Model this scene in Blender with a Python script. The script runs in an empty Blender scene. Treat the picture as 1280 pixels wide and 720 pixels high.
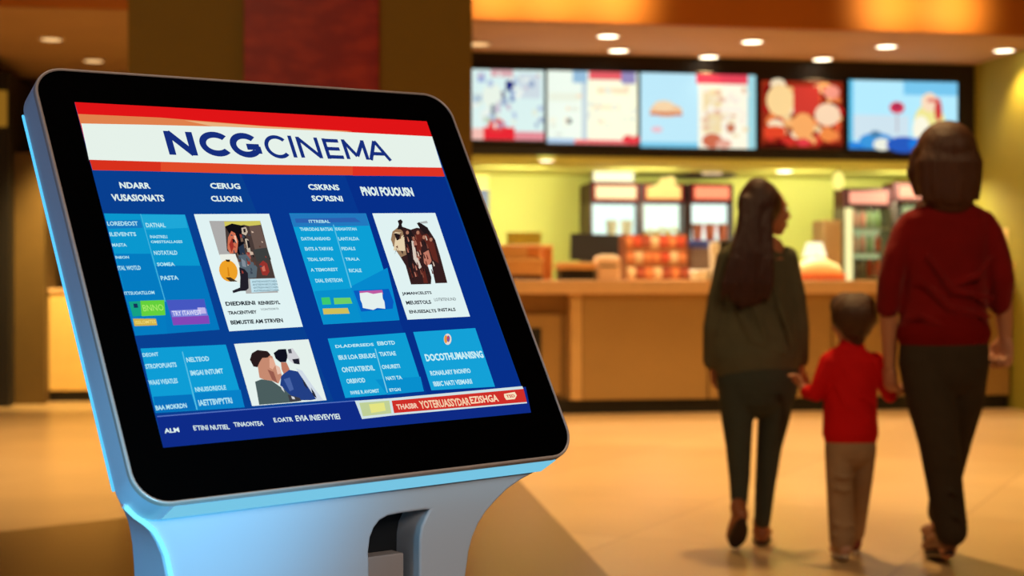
import bpy, bmesh, math, random
import numpy as np
from mathutils import Vector, Matrix
random.seed(7)
sc = bpy.context.scene
COL = sc.collection
FPX, CX, CY, CAMZ = 1900.0, 640.0, 362.0, 1.05

# ---------------------------------------------------------------- materials
def lin(c):
    return [((v/255)/12.92 if v/255 <= .04045 else (((v/255)+.055)/1.055)**2.4) for v in c[:3]] + [1]
MATS = {}
def mat(name, col, rough=.6, metal=0., spec=.5, noise=.06, scale=8., bump=0., bscale=60., emit=None, estr=1., trans=0., sheen=0.):
    if name in MATS: return MATS[name]
    m = bpy.data.materials.new(name); m.use_nodes = True
    nt = m.node_tree; N = nt.nodes; L = nt.links
    b = N['Principled BSDF']
    b.inputs['Roughness'].default_value = rough; b.inputs['Metallic'].default_value = metal
    b.inputs['Specular IOR Level'].default_value = spec
    if sheen: b.inputs['Sheen Weight'].default_value = sheen
    if trans: b.inputs['Transmission Weight'].default_value = trans
    c = lin(col); b.inputs['Base Color'].default_value = c
    if emit is None and noise > 0:
        tc = N.new('ShaderNodeTexCoord'); nz = N.new('ShaderNodeTexNoise'); nz.inputs['Scale'].default_value = scale
        nz.inputs['Detail'].default_value = 4
        L.new(tc.outputs['Object'], nz.inputs['Vector'])
        mx = N.new('ShaderNodeMix'); mx.data_type = 'RGBA'
        mx.inputs['A'].default_value = [v*(1-noise*2) for v in c[:3]]+[1]; mx.inputs['B'].default_value = [min(1, v*(1+noise*2)) for v in c[:3]]+[1]
        L.new(nz.outputs['Fac'], mx.inputs['Factor']); L.new(mx.outputs['Result'], b.inputs['Base Color'])
        if bump:
            n2 = N.new('ShaderNodeTexNoise'); n2.inputs['Scale'].default_value = bscale; n2.inputs['Detail'].default_value = 3
            L.new(tc.outputs['Object'], n2.inputs['Vector'])
            bp = N.new('ShaderNodeBump'); bp.inputs['Strength'].default_value = bump; bp.inputs['Distance'].default_value = .02
            L.new(n2.outputs['Fac'], bp.inputs['Height']); L.new(bp.outputs['Normal'], b.inputs['Normal'])
    if emit is not None:
        b.inputs['Emission Color'].default_value = lin(emit); b.inputs['Emission Strength'].default_value = estr
        b.inputs['Base Color'].default_value = [v*.05 for v in c[:3]]+[1]
    MATS[name] = m
    return m
def em(col, s=1.):
    return mat('glow_%d_%d_%d_%d' % (*[int(v) for v in col], int(s*100)), col, rough=.6, spec=0., emit=col, estr=s)

# ---------------------------------------------------------------- mesh builder
class MB:
    def __init__(s): s.v = []; s.f = []; s.m = []; s.mats = []; s.sm = []
    def mi(s, m):
        if m not in s.mats: s.mats.append(m)
        return s.mats.index(m)
    def add(s, vs, fs, m=None, smooth=False):
        o = len(s.v); s.v += [tuple(v) for v in vs]
        k = s.mi(m) if m else 0
        for f in fs: s.f.append([i+o for i in f]); s.m.append(k); s.sm.append(smooth)
        return s
    def frombm(s, bm, m=None, smooth=False, M=None):
        bm.verts.index_update()
        vs = [(M @ v.co) if M else v.co.copy() for v in bm.verts]
        fs = [[v.index for v in f.verts] for f in bm.faces]; bm.free()
        return s.add(vs, fs, m, smooth)
    def box(s, x0, x1, y0, y1, z0, z1, m=None, bev=0., M=None):
        bm = bmesh.new(); bmesh.ops.create_cube(bm, size=1)
        for v in bm.verts: v.co = Vector(((x0+x1)/2+v.co.x*(x1-x0), (y0+y1)/2+v.co.y*(y1-y0), (z0+z1)/2+v.co.z*(z1-z0)))
        if bev: bmesh.ops.bevel(bm, geom=bm.edges[:], offset=bev, segments=3, affect='EDGES', profile=.5)
        return s.frombm(bm, m, False, M)
    def cyl(s, c, r, h, m=None, r2=None, n=24, axis='z', smooth=True):
        r2 = r if r2 is None else r2
        vs = []
        for k, (z, rr) in enumerate(((0, r), (h, r2))):
            for i in range(n):
                a = 2*math.pi*i/n; p = (rr*math.cos(a), rr*math.sin(a), z)
                if axis == 'y': p = (p[0], p[2], p[1])
                if axis == 'x': p = (p[2], p[0], p[1])
                vs.append((c[0]+p[0], c[1]+p[1], c[2]+p[2]))
        fs = [[i, (i+1) % n, n+(i+1) % n, n+i] for i in range(n)] + [list(range(n))[::-1], list(range(n, 2*n))]
        return s.add(vs, fs, m, False)
    def ell(s, c, r, m=None, n=20, M=None):
        bm = bmesh.new(); bmesh.ops.create_uvsphere(bm, u_segments=n, v_segments=max(8, n*2//3), radius=1)
        for v in bm.verts:
            p = Vector((v.co.x*r[0], v.co.y*r[1], v.co.z*r[2]))
            if M: p = M @ p
            v.co = p+Vector(c)
        return s.frombm(bm, m, True)
    def tube(s, pts, rad, m=None, n=14, lat=None, cap=True, closed_round=True):
        """loft of ellipses; rad items r or (r_side, r_depth); lat = fixed side direction"""
        P = [Vector(p) for p in pts]; R = [(r, r) if not isinstance(r, (tuple, list)) else r for r in rad]
        T = []
        for i in range(len(P)):
            a = P[max(0, i-1)]; b = P[min(len(P)-1, i+1)]; T.append((b-a).normalized())
        if cap and closed_round:
            t0, tn = T[0], T[-1]; r0, rn = min(R[0]), min(R[-1])
            pre = [(P[0]-t0*r0*k, (R[0][0]*q, R[0][1]*q), t0) for k, q in ((.95, .3), (.75, .66), (.42, .9))]
            post = [(P[-1]+tn*rn*k, (R[-1][0]*q, R[-1][1]*q), tn) for k, q in ((.42, .9), (.75, .66), (.95, .3))]
            seq = pre + list(zip(P, R, T)) + post
        else: seq = list(zip(P, R, T))
        vs = []; A0 = Vector(lat) if lat else None
        prev = None
        for p, r, t in seq:
            if A0 is not None: a = (A0 - t*A0.dot(t)).normalized()
            else:
                a = prev if prev is not None else (Vector((1, 0, 0)) if abs(t.x) < .9 else Vector((0, 1, 0)))
                a = (a - t*a.dot(t)).normalized(); prev = a
            b = t.cross(a)
            for i in range(n):
                th = 2*math.pi*i/n
                vs.append(p + a*(r[0]*math.cos(th)) + b*(r[1]*math.sin(th)))
        k = len(seq)
        fs = [[j*n+i, j*n+(i+1) % n, (j+1)*n+(i+1) % n, (j+1)*n+i] for j in range(k-1) for i in range(n)]
        if cap: fs += [list(range(n))[::-1], [(k-1)*n+i for i in range(n)]]
        return s.add(vs, fs, m, True)
    def poly(s, pts, m=None): return s.add(pts, [list(range(len(pts)))], m)
    def prism(s, pts, d, m=None):
        n = len(pts); a = [Vector(p) for p in pts]; b = [p+Vector(d) for p in a]
        return s.add(a+b, [list(range(n))[::-1], list(range(n, 2*n))]+[[i, (i+1) % n, n+(i+1) % n, n+i] for i in range(n)], m)
    def build(s, name, m=None, parent=None, xf=None, smooth=None):
        me = bpy.data.meshes.new(name)
        vs = s.v if xf is None else [tuple(xf @ Vector(v)) for v in s.v]
        me.from_pydata(vs, [], s.f)
        for x in (s.mats or [m]): me.materials.append(x)
        if s.mats: me.polygons.foreach_set('material_index', s.m)
        me.polygons.foreach_set('use_smooth', s.sm if smooth is None else [smooth]*len(s.f))
        bm = bmesh.new(); bm.from_mesh(me); bmesh.ops.recalc_face_normals(bm, faces=bm.faces); bm.to_mesh(me); bm.free()
        o = bpy.data.objects.new(name, me); COL.objects.link(o)
        if parent: o.parent = parent
        return o
def remesh(mb, name, m, parent=None, voxel=.008, smooth=4, xf=None):
    """one continuous surface out of overlapping closed shapes"""
    me = bpy.data.meshes.new('t'); me.from_pydata(mb.v, [], mb.f)
    bm = bmesh.new(); bm.from_mesh(me); bmesh.ops.recalc_face_normals(bm, faces=bm.faces); bm.to_mesh(me); bm.free()
    o = bpy.data.objects.new('t', me); COL.objects.link(o)
    r = o.modifiers.new('r', 'REMESH'); r.mode = 'VOXEL'; r.voxel_size = voxel; r.use_smooth_shade = True
    if smooth:
        k = o.modifiers.new('s', 'SMOOTH'); k.iterations = smooth; k.factor = .5
    dg = bpy.context.evaluated_depsgraph_get(); dg.update()
    out = bpy.data.meshes.new_from_object(o.evaluated_get(dg)); out.name = name
    bpy.data.objects.remove(o)
    if xf: out.transform(xf)
    out.materials.clear(); out.materials.append(m)
    out.polygons.foreach_set('use_smooth', [True]*len(out.polygons))
    n = bpy.data.objects.new(name, out); COL.objects.link(n)
    if parent: n.parent = parent
    return n
def thing(name, label, cat, loc=(0, 0, 0), rz=0., group=None):
    o = bpy.data.objects.new(name, None); COL.objects.link(o)
    o.location = loc; o.rotation_euler = (0, 0, rz); o['label'] = label; o['category'] = cat
    if group: o['group'] = group
    o.empty_display_size = .1
    bpy.context.view_layer.update()
    return o
def tag(o, label, cat, group=None):
    o['label'] = label; o['category'] = cat
    if group: o['group'] = group
    return o
def struct(o): o['kind'] = 'structure'; return o
def inv(o): return Matrix.LocRotScale(o.location, o.rotation_euler, None).inverted()
def clone(root, loc, label, rz=None, cat=None):
    r = root.copy(); COL.objects.link(r); r.location = loc; r['label'] = label
    if rz is not None: r.rotation_euler = (0, 0, rz)
    for ch in list(root.children):
        c = ch.copy(); COL.objects.link(c); c.parent = r
        for g in list(ch.children):
            d = g.copy(); COL.objects.link(d); d.parent = c
    return r

# ---------------------------------------------------------------- camera
cam = bpy.data.cameras.new('camera'); co = bpy.data.objects.new('camera', cam); COL.objects.link(co)
co.location = (0, 0, CAMZ); co.rotation_euler = (math.pi/2, 0, 0)
cam.sensor_width = 36; cam.lens = 36*FPX/1280; cam.shift_y = 2/1280
cam.dof.use_dof = True; cam.dof.focus_distance = 1.93; cam.dof.aperture_fstop = 5.2
sc.camera = co
def W(px, py, D): return Vector(((px-CX)/FPX*D, D, CAMZ+(CY-py)/FPX*D))

# ---------------------------------------------------------------- back-of-room frame
TH = math.radians(9.5); OX, OY = -.35, 13.37
cs, sn = math.cos(TH), math.sin(TH)
def B(u, w, z=0.): return Vector((OX+u*cs-w*sn, OY+u*sn+w*cs, z))
def U(px, w):
    k = (px-CX)/FPX
    return (k*(OY+w*cs)-OX+w*sn)/(cs-k*sn)
def Z(py, px, w):
    return CAMZ+(CY-py)/FPX*B(U(px, w), w).y
BM = Matrix.Translation((OX, OY, 0)) @ Matrix.Rotation(TH, 4, 'Z')   # local (u,w,z) -> world

M_OCHRE = mat('ochre_wall_paint', (138, 106, 24), .75, noise=.05, scale=2, bump=.05, bscale=90)
M_LIME = mat('yellow_green_wall_paint', (196, 200, 100), .7, noise=.04, scale=2)
M_OLIVE = mat('olive_wall_paint', (156, 150, 50), .7, noise=.05, scale=1.5)
M_DARKW = mat('dark_brown_wall_panel', (52, 30, 14), .55, noise=.1, scale=3)
M_CEIL = mat('tan_ceiling_paint', (176, 140, 104), .8, noise=.04, scale=2)
M_ORANGE = mat('orange_fascia_paint', (196, 116, 34), .7, noise=.04, scale=2)
M_BLACK = mat('matt_black_bulkhead', (30, 20, 12), .6, noise=.1)
M_UPC = mat('upper_ceiling_paint', (120, 84, 50), .8)

# floor with large polished tiles and a darker zone with diagonal borders
def floor_mat():
    m = bpy.data.materials.new('polished_floor_tile'); m.use_nodes = True
    nt = m.node_tree; N = nt.nodes; L = nt.links; b = N['Principled BSDF']
    tc = N.new('ShaderNodeTexCoord')
    br = N.new('ShaderNodeTexBrick'); br.inputs['Scale'].default_value = 1; br.offset = 0
    br.inputs['Brick Width'].default_value = 1.2; br.inputs['Row Height'].default_value = 1.2
    br.inputs['Mortar Size'].default_value = .004
    br.inputs['Color1'].default_value = lin((226, 190, 142)); br.inputs['Color2'].default_value = lin((216, 178, 128))
    br.inputs['Mortar'].default_value = lin((180, 140, 96))
    mp = N.new('ShaderNodeMapping'); mp.inputs['Rotation'].default_value = (0, 0, math.radians(26))
    L.new(tc.outputs['Object'], mp.inputs['Vector']); L.new(mp.outputs['Vector'], br.inputs['Vector'])
    nz = N.new('ShaderNodeTexNoise'); nz.inputs['Scale'].default_value = 1.1; nz.inputs['Detail'].default_value = 5
    L.new(tc.outputs['Object'], nz.inputs['Vector'])
    mx = N.new('ShaderNodeMix'); mx.data_type = 'RGBA'; mx.blend_type = 'MULTIPLY'; mx.inputs['Factor'].default_value = .35
    L.new(br.outputs['Color'], mx.inputs['A']); L.new(nz.outputs['Fac'], mx.inputs['B'])
    # darker zone mask
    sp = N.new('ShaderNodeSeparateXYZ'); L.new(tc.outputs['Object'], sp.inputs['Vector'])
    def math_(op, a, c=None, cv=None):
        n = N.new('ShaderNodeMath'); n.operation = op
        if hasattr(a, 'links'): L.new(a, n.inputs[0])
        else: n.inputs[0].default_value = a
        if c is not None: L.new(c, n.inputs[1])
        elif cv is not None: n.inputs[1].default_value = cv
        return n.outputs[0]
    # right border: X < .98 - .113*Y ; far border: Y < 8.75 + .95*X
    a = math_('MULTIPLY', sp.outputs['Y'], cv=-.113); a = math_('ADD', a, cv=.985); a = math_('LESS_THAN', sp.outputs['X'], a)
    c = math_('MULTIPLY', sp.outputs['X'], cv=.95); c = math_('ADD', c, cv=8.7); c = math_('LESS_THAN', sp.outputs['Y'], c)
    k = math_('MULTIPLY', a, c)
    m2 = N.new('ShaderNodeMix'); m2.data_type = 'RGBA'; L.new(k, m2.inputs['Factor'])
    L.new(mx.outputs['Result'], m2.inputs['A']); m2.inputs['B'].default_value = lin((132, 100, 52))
    L.new(m2.outputs['Result'], b.inputs['Base Color'])
    b.inputs['Roughness'].default_value = .28; b.inputs['Specular IOR Level'].default_value = .45
    return m
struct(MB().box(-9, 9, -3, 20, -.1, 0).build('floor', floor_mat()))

# walls
wb = MB(); wb.box(U(170, 1.8), 5.6, 1.8, 2.0, 0, 4.3)
struct(wb.build('wall_back', M_LIME, xf=BM))
struct(MB().box(-8, U(170, 1.8), 2.4, 2.6, 0, 4.3).build('wall_far_left', M_DARKW, xf=BM))
WR = 4.72
struct(MB().box(WR, WR+.15, -8, 1.8, 0, 4.3).build('wall_right', M_OLIVE, xf=BM))
struct(MB().box(-7.3, -7.15, -17, 2.4, 0, 4.3).build('wall_left', M_DARKW, xf=BM))
struct(MB().box(-7.3, WR+2, -17.2, -17, 0, 4.3).build('wall_front', M_OCHRE, xf=BM))
# bulkhead over the counter
BL = U(300, .9)
struct(MB().box(BL, WR, 0, 1.8, 2.24, 3.14).build('wall_bulkhead', M_BLACK, xf=BM))
struct(MB().box(BL, WR, .02, 1.8, 2.20, 2.24).build('trim_1', M_LIME, xf=BM))
# soffit ceiling + fascia
struct(MB().box(-7.15, WR, -1.58, 2.4, 3.14, 3.2).build('ceiling', M_CEIL, xf=BM))
struct(MB().box(-7.15, WR, -1.62, -1.54, 3.14, 4.3).build('wall_fascia', M_ORANGE, xf=BM))
struct(MB().box(-9, 9, -17, 2.6, 4.3, 4.4).build('ceiling', M_UPC, xf=BM))

# big pillar with red banner
PD = 9.2
wp = -4.15
pu0, pu1 = U(160, wp), U(590, wp)
pl = MB(); pl.box(pu0, pu1, wp, wp+1.0, 0, 4.3)
struct(pl.build('wall_pillar', M_OCHRE, xf=BM))
def red_panel():
    m = bpy.data.materials.new('mottled_red_panel'); m.use_nodes = True
    N = m.node_tree.nodes; L = m.node_tree.links; b = N['Principled BSDF']
    tc = N.new('ShaderNodeTexCoord'); mp = N.new('ShaderNodeMapping'); mp.inputs['Scale'].default_value = (2.5, 1, 5)
    nz = N.new('ShaderNodeTexNoise'); nz.inputs['Scale'].default_value = 2.2; nz.inputs['Detail'].default_value = 3
    cr = N.new('ShaderNodeValToRGB')
    cr.color_ramp.elements[0].position = .42; cr.color_ramp.elements[0].color = lin((150, 0, 0))
    cr.color_ramp.elements[1].position = .72; cr.color_ramp.elements[1].color = lin((190, 44, 18))
    L.new(tc.outputs['Object'], mp.inputs['Vector']); L.new(mp.outputs['Vector'], nz.inputs['Vector'])
    L.new(nz.outputs['Fac'], cr.inputs['Fac']); L.new(cr.outputs['Color'], b.inputs['Base Color'])
    b.inputs['Roughness'].default_value = .5
    return m
b0, b1 = U(305, wp), U(473, wp)
t = thing('wall_banner', 'tall mottled dark red banner panel on the ochre pillar behind the kiosk', 'banner', B((b0+b1)/2, wp-.03, 1.2), TH)
hw = (b1-b0)/2
MB().box(-hw, hw, -.02, .025, 0, 3.05, bev=.004).build('banner_panel', red_panel(), t)
MB().box(-hw-.01, hw+.01, -.03, .03, -.03, 0, bev=.004).build('bottom_rail', mat('dark_red_rail', (70, 8, 6), .4), t)

# ---------------------------------------------------------------- ceiling downlights
def make_down(st=5.):
    t = thing('ceiling_light', '', 'ceiling light', (0, 0, 0), TH, 'round downlights in the ceiling over the counter')
    m = MB(); n = 28; vs = []
    for r, z in ((.104, 0), (.104, -.012), (.086, -.014), (.084, 0)):
        for i in range(n): a = 2*math.pi*i/n; vs.append((r*math.cos(a), r*math.sin(a), z))
    fs = [[j*n+i, j*n+(i+1) % n, ((j+1) % 4)*n+(i+1) % n, ((j+1) % 4)*n+i] for j in range(4) for i in range(n)]
    m.add(vs, fs); m.build('trim_ring', mat('white_trim_ring', (220, 200, 170), .4), t)
    l = MB(); l.cyl((0, 0, -.01), .085, .008); l.build('lens', em((255, 238, 205) if st > 2 else (236, 190, 130), st), t)
    return t
DL = [(760, 44, 'largest, nearest round downlight above the second menu screen'), (773, 62, 'small round downlight just under the brighter one above the second menu screen'),
      (886, 70, 'small round downlight above the right part of the middle menu screen'), (940, 51, 'bright round downlight left of centre above the red food menu screen'),
      (1028, 73, 'small round downlight above the right half of the red food menu screen'), (1108, 57, 'bright round downlight above the blue menu screen, left of the woman in red'),
      (1255, 62, 'round downlight farthest right, above the olive wall'), (598, 54, 'dim round downlight beside the ochre pillar edge, top left of the first menu screen'),
      (64, 48, 'left one of two round downlights on the dark left ceiling'), (117, 75, 'right one of two round downlights on the dark left ceiling, just above the kiosk')]
proto = None
for px, py, lab in DL:
    D = (3.14-CAMZ)*FPX/(CY-py); p = Vector(((px-CX)/FPX*D, D, 3.14))
    if proto is None: proto = make_down(); proto.location = p; proto['label'] = lab
    elif px in (598, 64, 117):
        q = make_down(1.6); q.location = p; q['label'] = lab
    else: clone(proto, p, lab)
    s = bpy.data.lights.new('downlight', 'SPOT'); so = bpy.data.objects.new('downlight', s); COL.objects.link(so)
    s.energy = 60 if px > 200 else 9; s.color = (1, .66, .3); s.spot_size = 1.9; s.spot_blend = .8; s.shadow_soft_size = .08
    if px == 598: s.energy = 25
    so.location = p-Vector((0, 0, .05))

# ---------------------------------------------------------------- menu screens
M_BEZ = mat('black_screen_bezel', (14, 12, 12), .4)
def screen(px0, px1, py0, py1, label, paint):
    u0, u1 = U(px0, 0), U(px1, 0); pm = (px0+px1)/2
    z1, z0 = Z(py0, pm, 0), Z(py1, pm, 0)
    w, h = u1-u0, z1-z0
    t = thing('menu_screen', label, 'menu screen', B((u0+u1)/2, -.001, z0), TH, 'lit menu screens over the counter')
    MB().box(-w/2-.008, w/2+.008, -.075, 0, -.02, h+.02, bev=.006).build('housing', M_BEZ, t)
    m = MB(); st = [0]
    def q(x0, y0, x1, y1, c, s=1.):     # fractions, y down
        st[0] += 1; y = -.0775-st[0]*.0004
        m.poly([(-w/2+x0*w, y, h-y1*h), (-w/2+x1*w, y, h-y1*h), (-w/2+x1*w, y, h-y0*h), (-w/2+x0*w, y, h-y0*h)], em(c, s))
    def e(cx, cy, rx, ry, c, s=1., n=16):
        st[0] += 1; y = -.0775-st[0]*.0004
        m.poly([(-w/2+(cx+rx*math.cos(2*math.pi*i/n))*w, y, h-(cy+ry*math.sin(2*math.pi*i/n))*h) for i in range(n)], em(c, s))
    paint(q, e)
    m.build('display', None, t)
    return t
def p1(q, e):
    q(0, 0, 1, 1, (205, 228, 226), 1.15)
    e(.3, .38, .14, .18, (232, 244, 232)); e(.27, .66, .14, .12, (226, 240, 234)); q(.28, 0, .58, .1, (216, 170, 176)); q(.1, .05, .2, .18, (150, 170, 216))
    q(.48, .15, .6, .3, (30, 36, 120)); q(.54, .25, .6, .45, (90, 120, 180)); q(.42, .3, .47, .42, (110, 110, 140)); q(.28, .5, .34, .66, (120, 140, 150))
    q(.65, .05, .95, .4, (206, 220, 228)); q(.05, .35, .16, .48, (170, 196, 214)); q(.18, .68, .4, .76, (190, 210, 190))
    q(0, .84, .18, 1, (240, 190, 180)); q(.18, .82, .6, 1, (228, 40, 52)); q(.6, .88, 1, 1, (226, 140, 150)); e(.36, .8, .12, .1, (224, 60, 60))
    r = random.Random(11)
    for k in range(40): e(r.uniform(.04, .96), r.uniform(.06, .8), r.uniform(.02, .05), r.uniform(.02, .06), r.choice([(236, 244, 238), (180, 200, 224), (226, 236, 220), (200, 190, 206), (150, 170, 200)]))
def p2(q, e):
    q(0, 0, 1, 1, (226, 238, 226), 1.15); q(.28, 0, .44, .16, (150, 190, 220)); q(.38, .16, .44, .95, (196, 214, 222))
    q(.45, .1, 1, .93, (238, 240, 212), 1.15); q(.46, 0, .82, .11, (232, 96, 104)); q(.82, 0, .98, .16, (150, 140, 190))
    e(.24, .69, .03, .04, (70, 80, 90)); q(.55, .22, .9, .3, (244, 226, 190)); q(.5, .46, .8, .52, (246, 234, 200)); q(.02, .3, .36, .42, (236, 244, 226))
    q(.3, .94, 1, 1, (238, 120, 120)); e(.93, .93, .1, .07, (228, 60, 70)); q(0, .93, .3, 1, (170, 200, 230))
    r = random.Random(12)
    for k in range(30): e(r.uniform(.04, .96), r.uniform(.2, .88), r.uniform(.02, .05), r.uniform(.02, .04), r.choice([(244, 246, 226), (230, 236, 220), (246, 226, 196), (222, 230, 220)]))
def p3(q, e):
    q(0, 0, 1, 1, (178, 220, 236), 1.15); q(.5, .02, .93, 1, (240, 236, 214), 1.15); q(.48, 0, .95, .13, (232, 70, 90)); q(.93, .0, 1, 1, (160, 216, 226))
    e(.22, .5, .14, .09, (240, 196, 150)); e(.2, .44, .09, .07, (246, 214, 170)); q(.08, .53, .36, .57, (206, 110, 80)); e(.14, .76, .05, .04, (236, 190, 200))
    e(.62, .9, .09, .1, (206, 110, 80)); q(.54, .2, .7, .8, (240, 220, 170)); e(.78, .72, .04, .07, (200, 120, 90)); e(.72, .94, .07, .06, (230, 170, 150)); q(.0, .93, .5, 1, (120, 200, 232))
    q(.6, .3, .85, .36, (250, 240, 220)); q(.6, .45, .88, .5, (250, 240, 226))
    r = random.Random(13)
    for k in range(34): e(r.uniform(.53, .92), r.uniform(.18, .86), r.uniform(.015, .04), r.uniform(.02, .05), r.choice([(250, 244, 226), (240, 224, 186), (246, 236, 220), (230, 190, 160)]))
def p4(q, e):
    q(0, 0, 1, 1, (150, 44, 22), 1.); r = random.Random(3)
    cols = [(240, 206, 150), (226, 90, 50), (170, 20, 24), (246, 180, 110), (120, 10, 14), (236, 130, 70), (246, 226, 190), (206, 50, 40)]
    for k in range(70): e(r.uniform(.06, .94), r.uniform(.06, .94), r.uniform(.03, .1), r.uniform(.04, .1), r.choice(cols))
    e(.22, .3, .17, .24, (250, 214, 150)); q(.38, .08, .7, .5, (206, 60, 48)); e(.5, .68, .14, .2, (246, 170, 100)); e(.8, .5, .16, .17, (246, 214, 180)); e(.85, .16, .1, .1, (236, 150, 130))
    q(.02, .7, .28, .86, (226, 70, 40)); e(.8, .8, .1, .1, (240, 140, 70)); q(0, .94, .3, 1, (60, 12, 8)); q(.7, .95, 1, 1, (50, 12, 8)); e(.5, .92, .08, .06, (226, 60, 70))
def p5(q, e):
    q(0, 0, 1, 1, (170, 222, 240), 1.15); q(.02, .5, .55, .86, (206, 228, 240)); q(.5, 0, 1, .2, (120, 200, 240)); q(.0, .0, .04, 1, (90, 190, 230))
    e(.44, .39, .07, .09, (214, 60, 90)); e(.44, .37, .03, .03, (140, 30, 70)); q(.43, .46, .45, .75, (190, 190, 200))
    e(.74, .62, .15, .3, (240, 232, 150)); e(.74, .3, .08, .14, (250, 222, 190)); q(.72, .24, .84, .3, (226, 120, 110)); e(.82, .42, .035, .16, (206, 60, 60)); e(.66, .7, .08, .2, (250, 248, 226))
    q(0, .9, 1, 1, (40, 130, 220)); e(.25, .88, .16, .12, (60, 150, 220)); e(.3, .93, .08, .09, (236, 240, 226)); e(.5, .93, .16, .12, (40, 90, 190)); e(.24, .78, .05, .05, (80, 130, 170)); e(.66, .92, .12, .1, (30, 120, 220))
screen(586, 678, 89, 176, 'menu screen of pale pictures with a red block at its lower left', p1)
screen(682, 794, 91, 181, 'pale cream and white menu screen with red top bar, second from pillar', p2)
screen(798, 941, 94, 186, 'wide middle menu screen, light blue half with burger, cream half under red bar', p3)
screen(948, 1049, 103, 186, 'menu screen filled with dark red and orange food pictures', p4)
screen(1057, 1192, 103, 188, 'light blue menu screen behind the woman in red', p5)
# extra black frame rail under the red screen
# ---------------------------------------------------------------- counter
M_TOP = mat('tan_counter_top', (226, 184, 136), .35, noise=.06, scale=12)
M_FRONT = mat('brown_counter_panel', (166, 130, 76), .5, noise=.05, scale=2, bump=.03)
M_TRIMC = mat('light_counter_post', (206, 166, 110), .5)
M_KICK = mat('black_kick_plate', (14, 11, 9), .5)
CW = -.72
t = thing('service_counter', 'long brown concession counter with a tan top and black kick base', 'counter', B(0, 0), TH)
ul = U(560, CW)
CZ = 1.13
MB().box(ul, WR-.01, CW-.06, -.02, CZ-.115, CZ, bev=.008).build('counter_top', M_TOP, t)
MB().box(ul, WR-.02, CW+.06, -.06, 0, .12).build('kick_plate', M_KICK, t)
up = [U(x, CW) for x in (727, 885, 1040, 1200, 1330)]
for a_, b_ in zip(up[:-1], up[1:]):
    MB().box(a_+.008, min(b_, WR-.02)-.008, CW, CW+.04, .12, CZ-.115, bev=.004).build('front_panel', M_FRONT, t)
MB().box(U(727, CW), WR-.02, CW+.04, -.06, .12, CZ-.115).build('counter_carcass', mat('dark_counter_core', (70, 46, 22), .7), t)
p0, p1_ = U(713, CW), U(727, CW)
MB().box(p0, p1_, CW-.015, CW+.3, .12, CZ-.115, bev=.004).build('counter_post', M_TRIMC, t)
# left bay: recessed cabinet with dark opening
MB().box(ul, p0, CW+.12, -.06, .12, CZ-.115).build('recessed_bay', mat('bay_panel', (140, 106, 58), .6), t)
c0, c1 = U(655, CW+.1), U(700, CW+.1)
za, zb = .16, Z(393, 680, CW+.1)
fr = MB(); fr.box(c0, c1, CW+.085, CW+.12, za, zb, bev=.004); fr.build('bay_door', M_FRONT, t)
MB().box(c0+.05, U(676, CW+.1), CW+.075, CW+.087, .3, Z(410, 666, CW+.1), bev=.002).build('bay_opening', M_KICK, t)

# low wall at far left, lit bright
LW = MB()
lu0, lu1 = U(58, 1.5), U(150, 1.5)
t = thing('low_cabinet', 'bright tan waist-high cabinet by the dark doorway at far left', 'cabinet', B(lu0, 1.5), TH)
MB().box(0, lu1-lu0, 0, .5, .1, 1.02, bev=.01).build('cabinet_body', mat('cream_cabinet', (236, 196, 120), .5), t)
MB().box(-.01, lu1-lu0+.01, -.02, .52, 1.02, 1.06, bev=.006).build('cabinet_top', M_TOP, t)
MB().box(.02, lu1-lu0-.02, .03, .47, 0, .1).build('kick_plate', M_KICK, t)
# dark doorway at far left
dw0, dw1 = U(18, 1.2), U(56, 1.2)
d = MB(); d.box(dw0, dw1, 1.2, 2.4, 0, 2.3); struct(d.build('door_1', mat('dark_olive_door', (96, 72, 26), .6), xf=BM))
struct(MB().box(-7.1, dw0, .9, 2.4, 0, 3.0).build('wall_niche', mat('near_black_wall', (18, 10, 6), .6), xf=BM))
t = thing('wall_sign', 'small dim yellow lit sign at the far left edge', 'sign', B(U(1, .86), .88, Z(158, 2, .86)), TH)
MB().box(-.06, .05, -.02, .015, 0, .32, bev=.008).build('sign_panel', em((150, 104, 30), .8), t)

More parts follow.
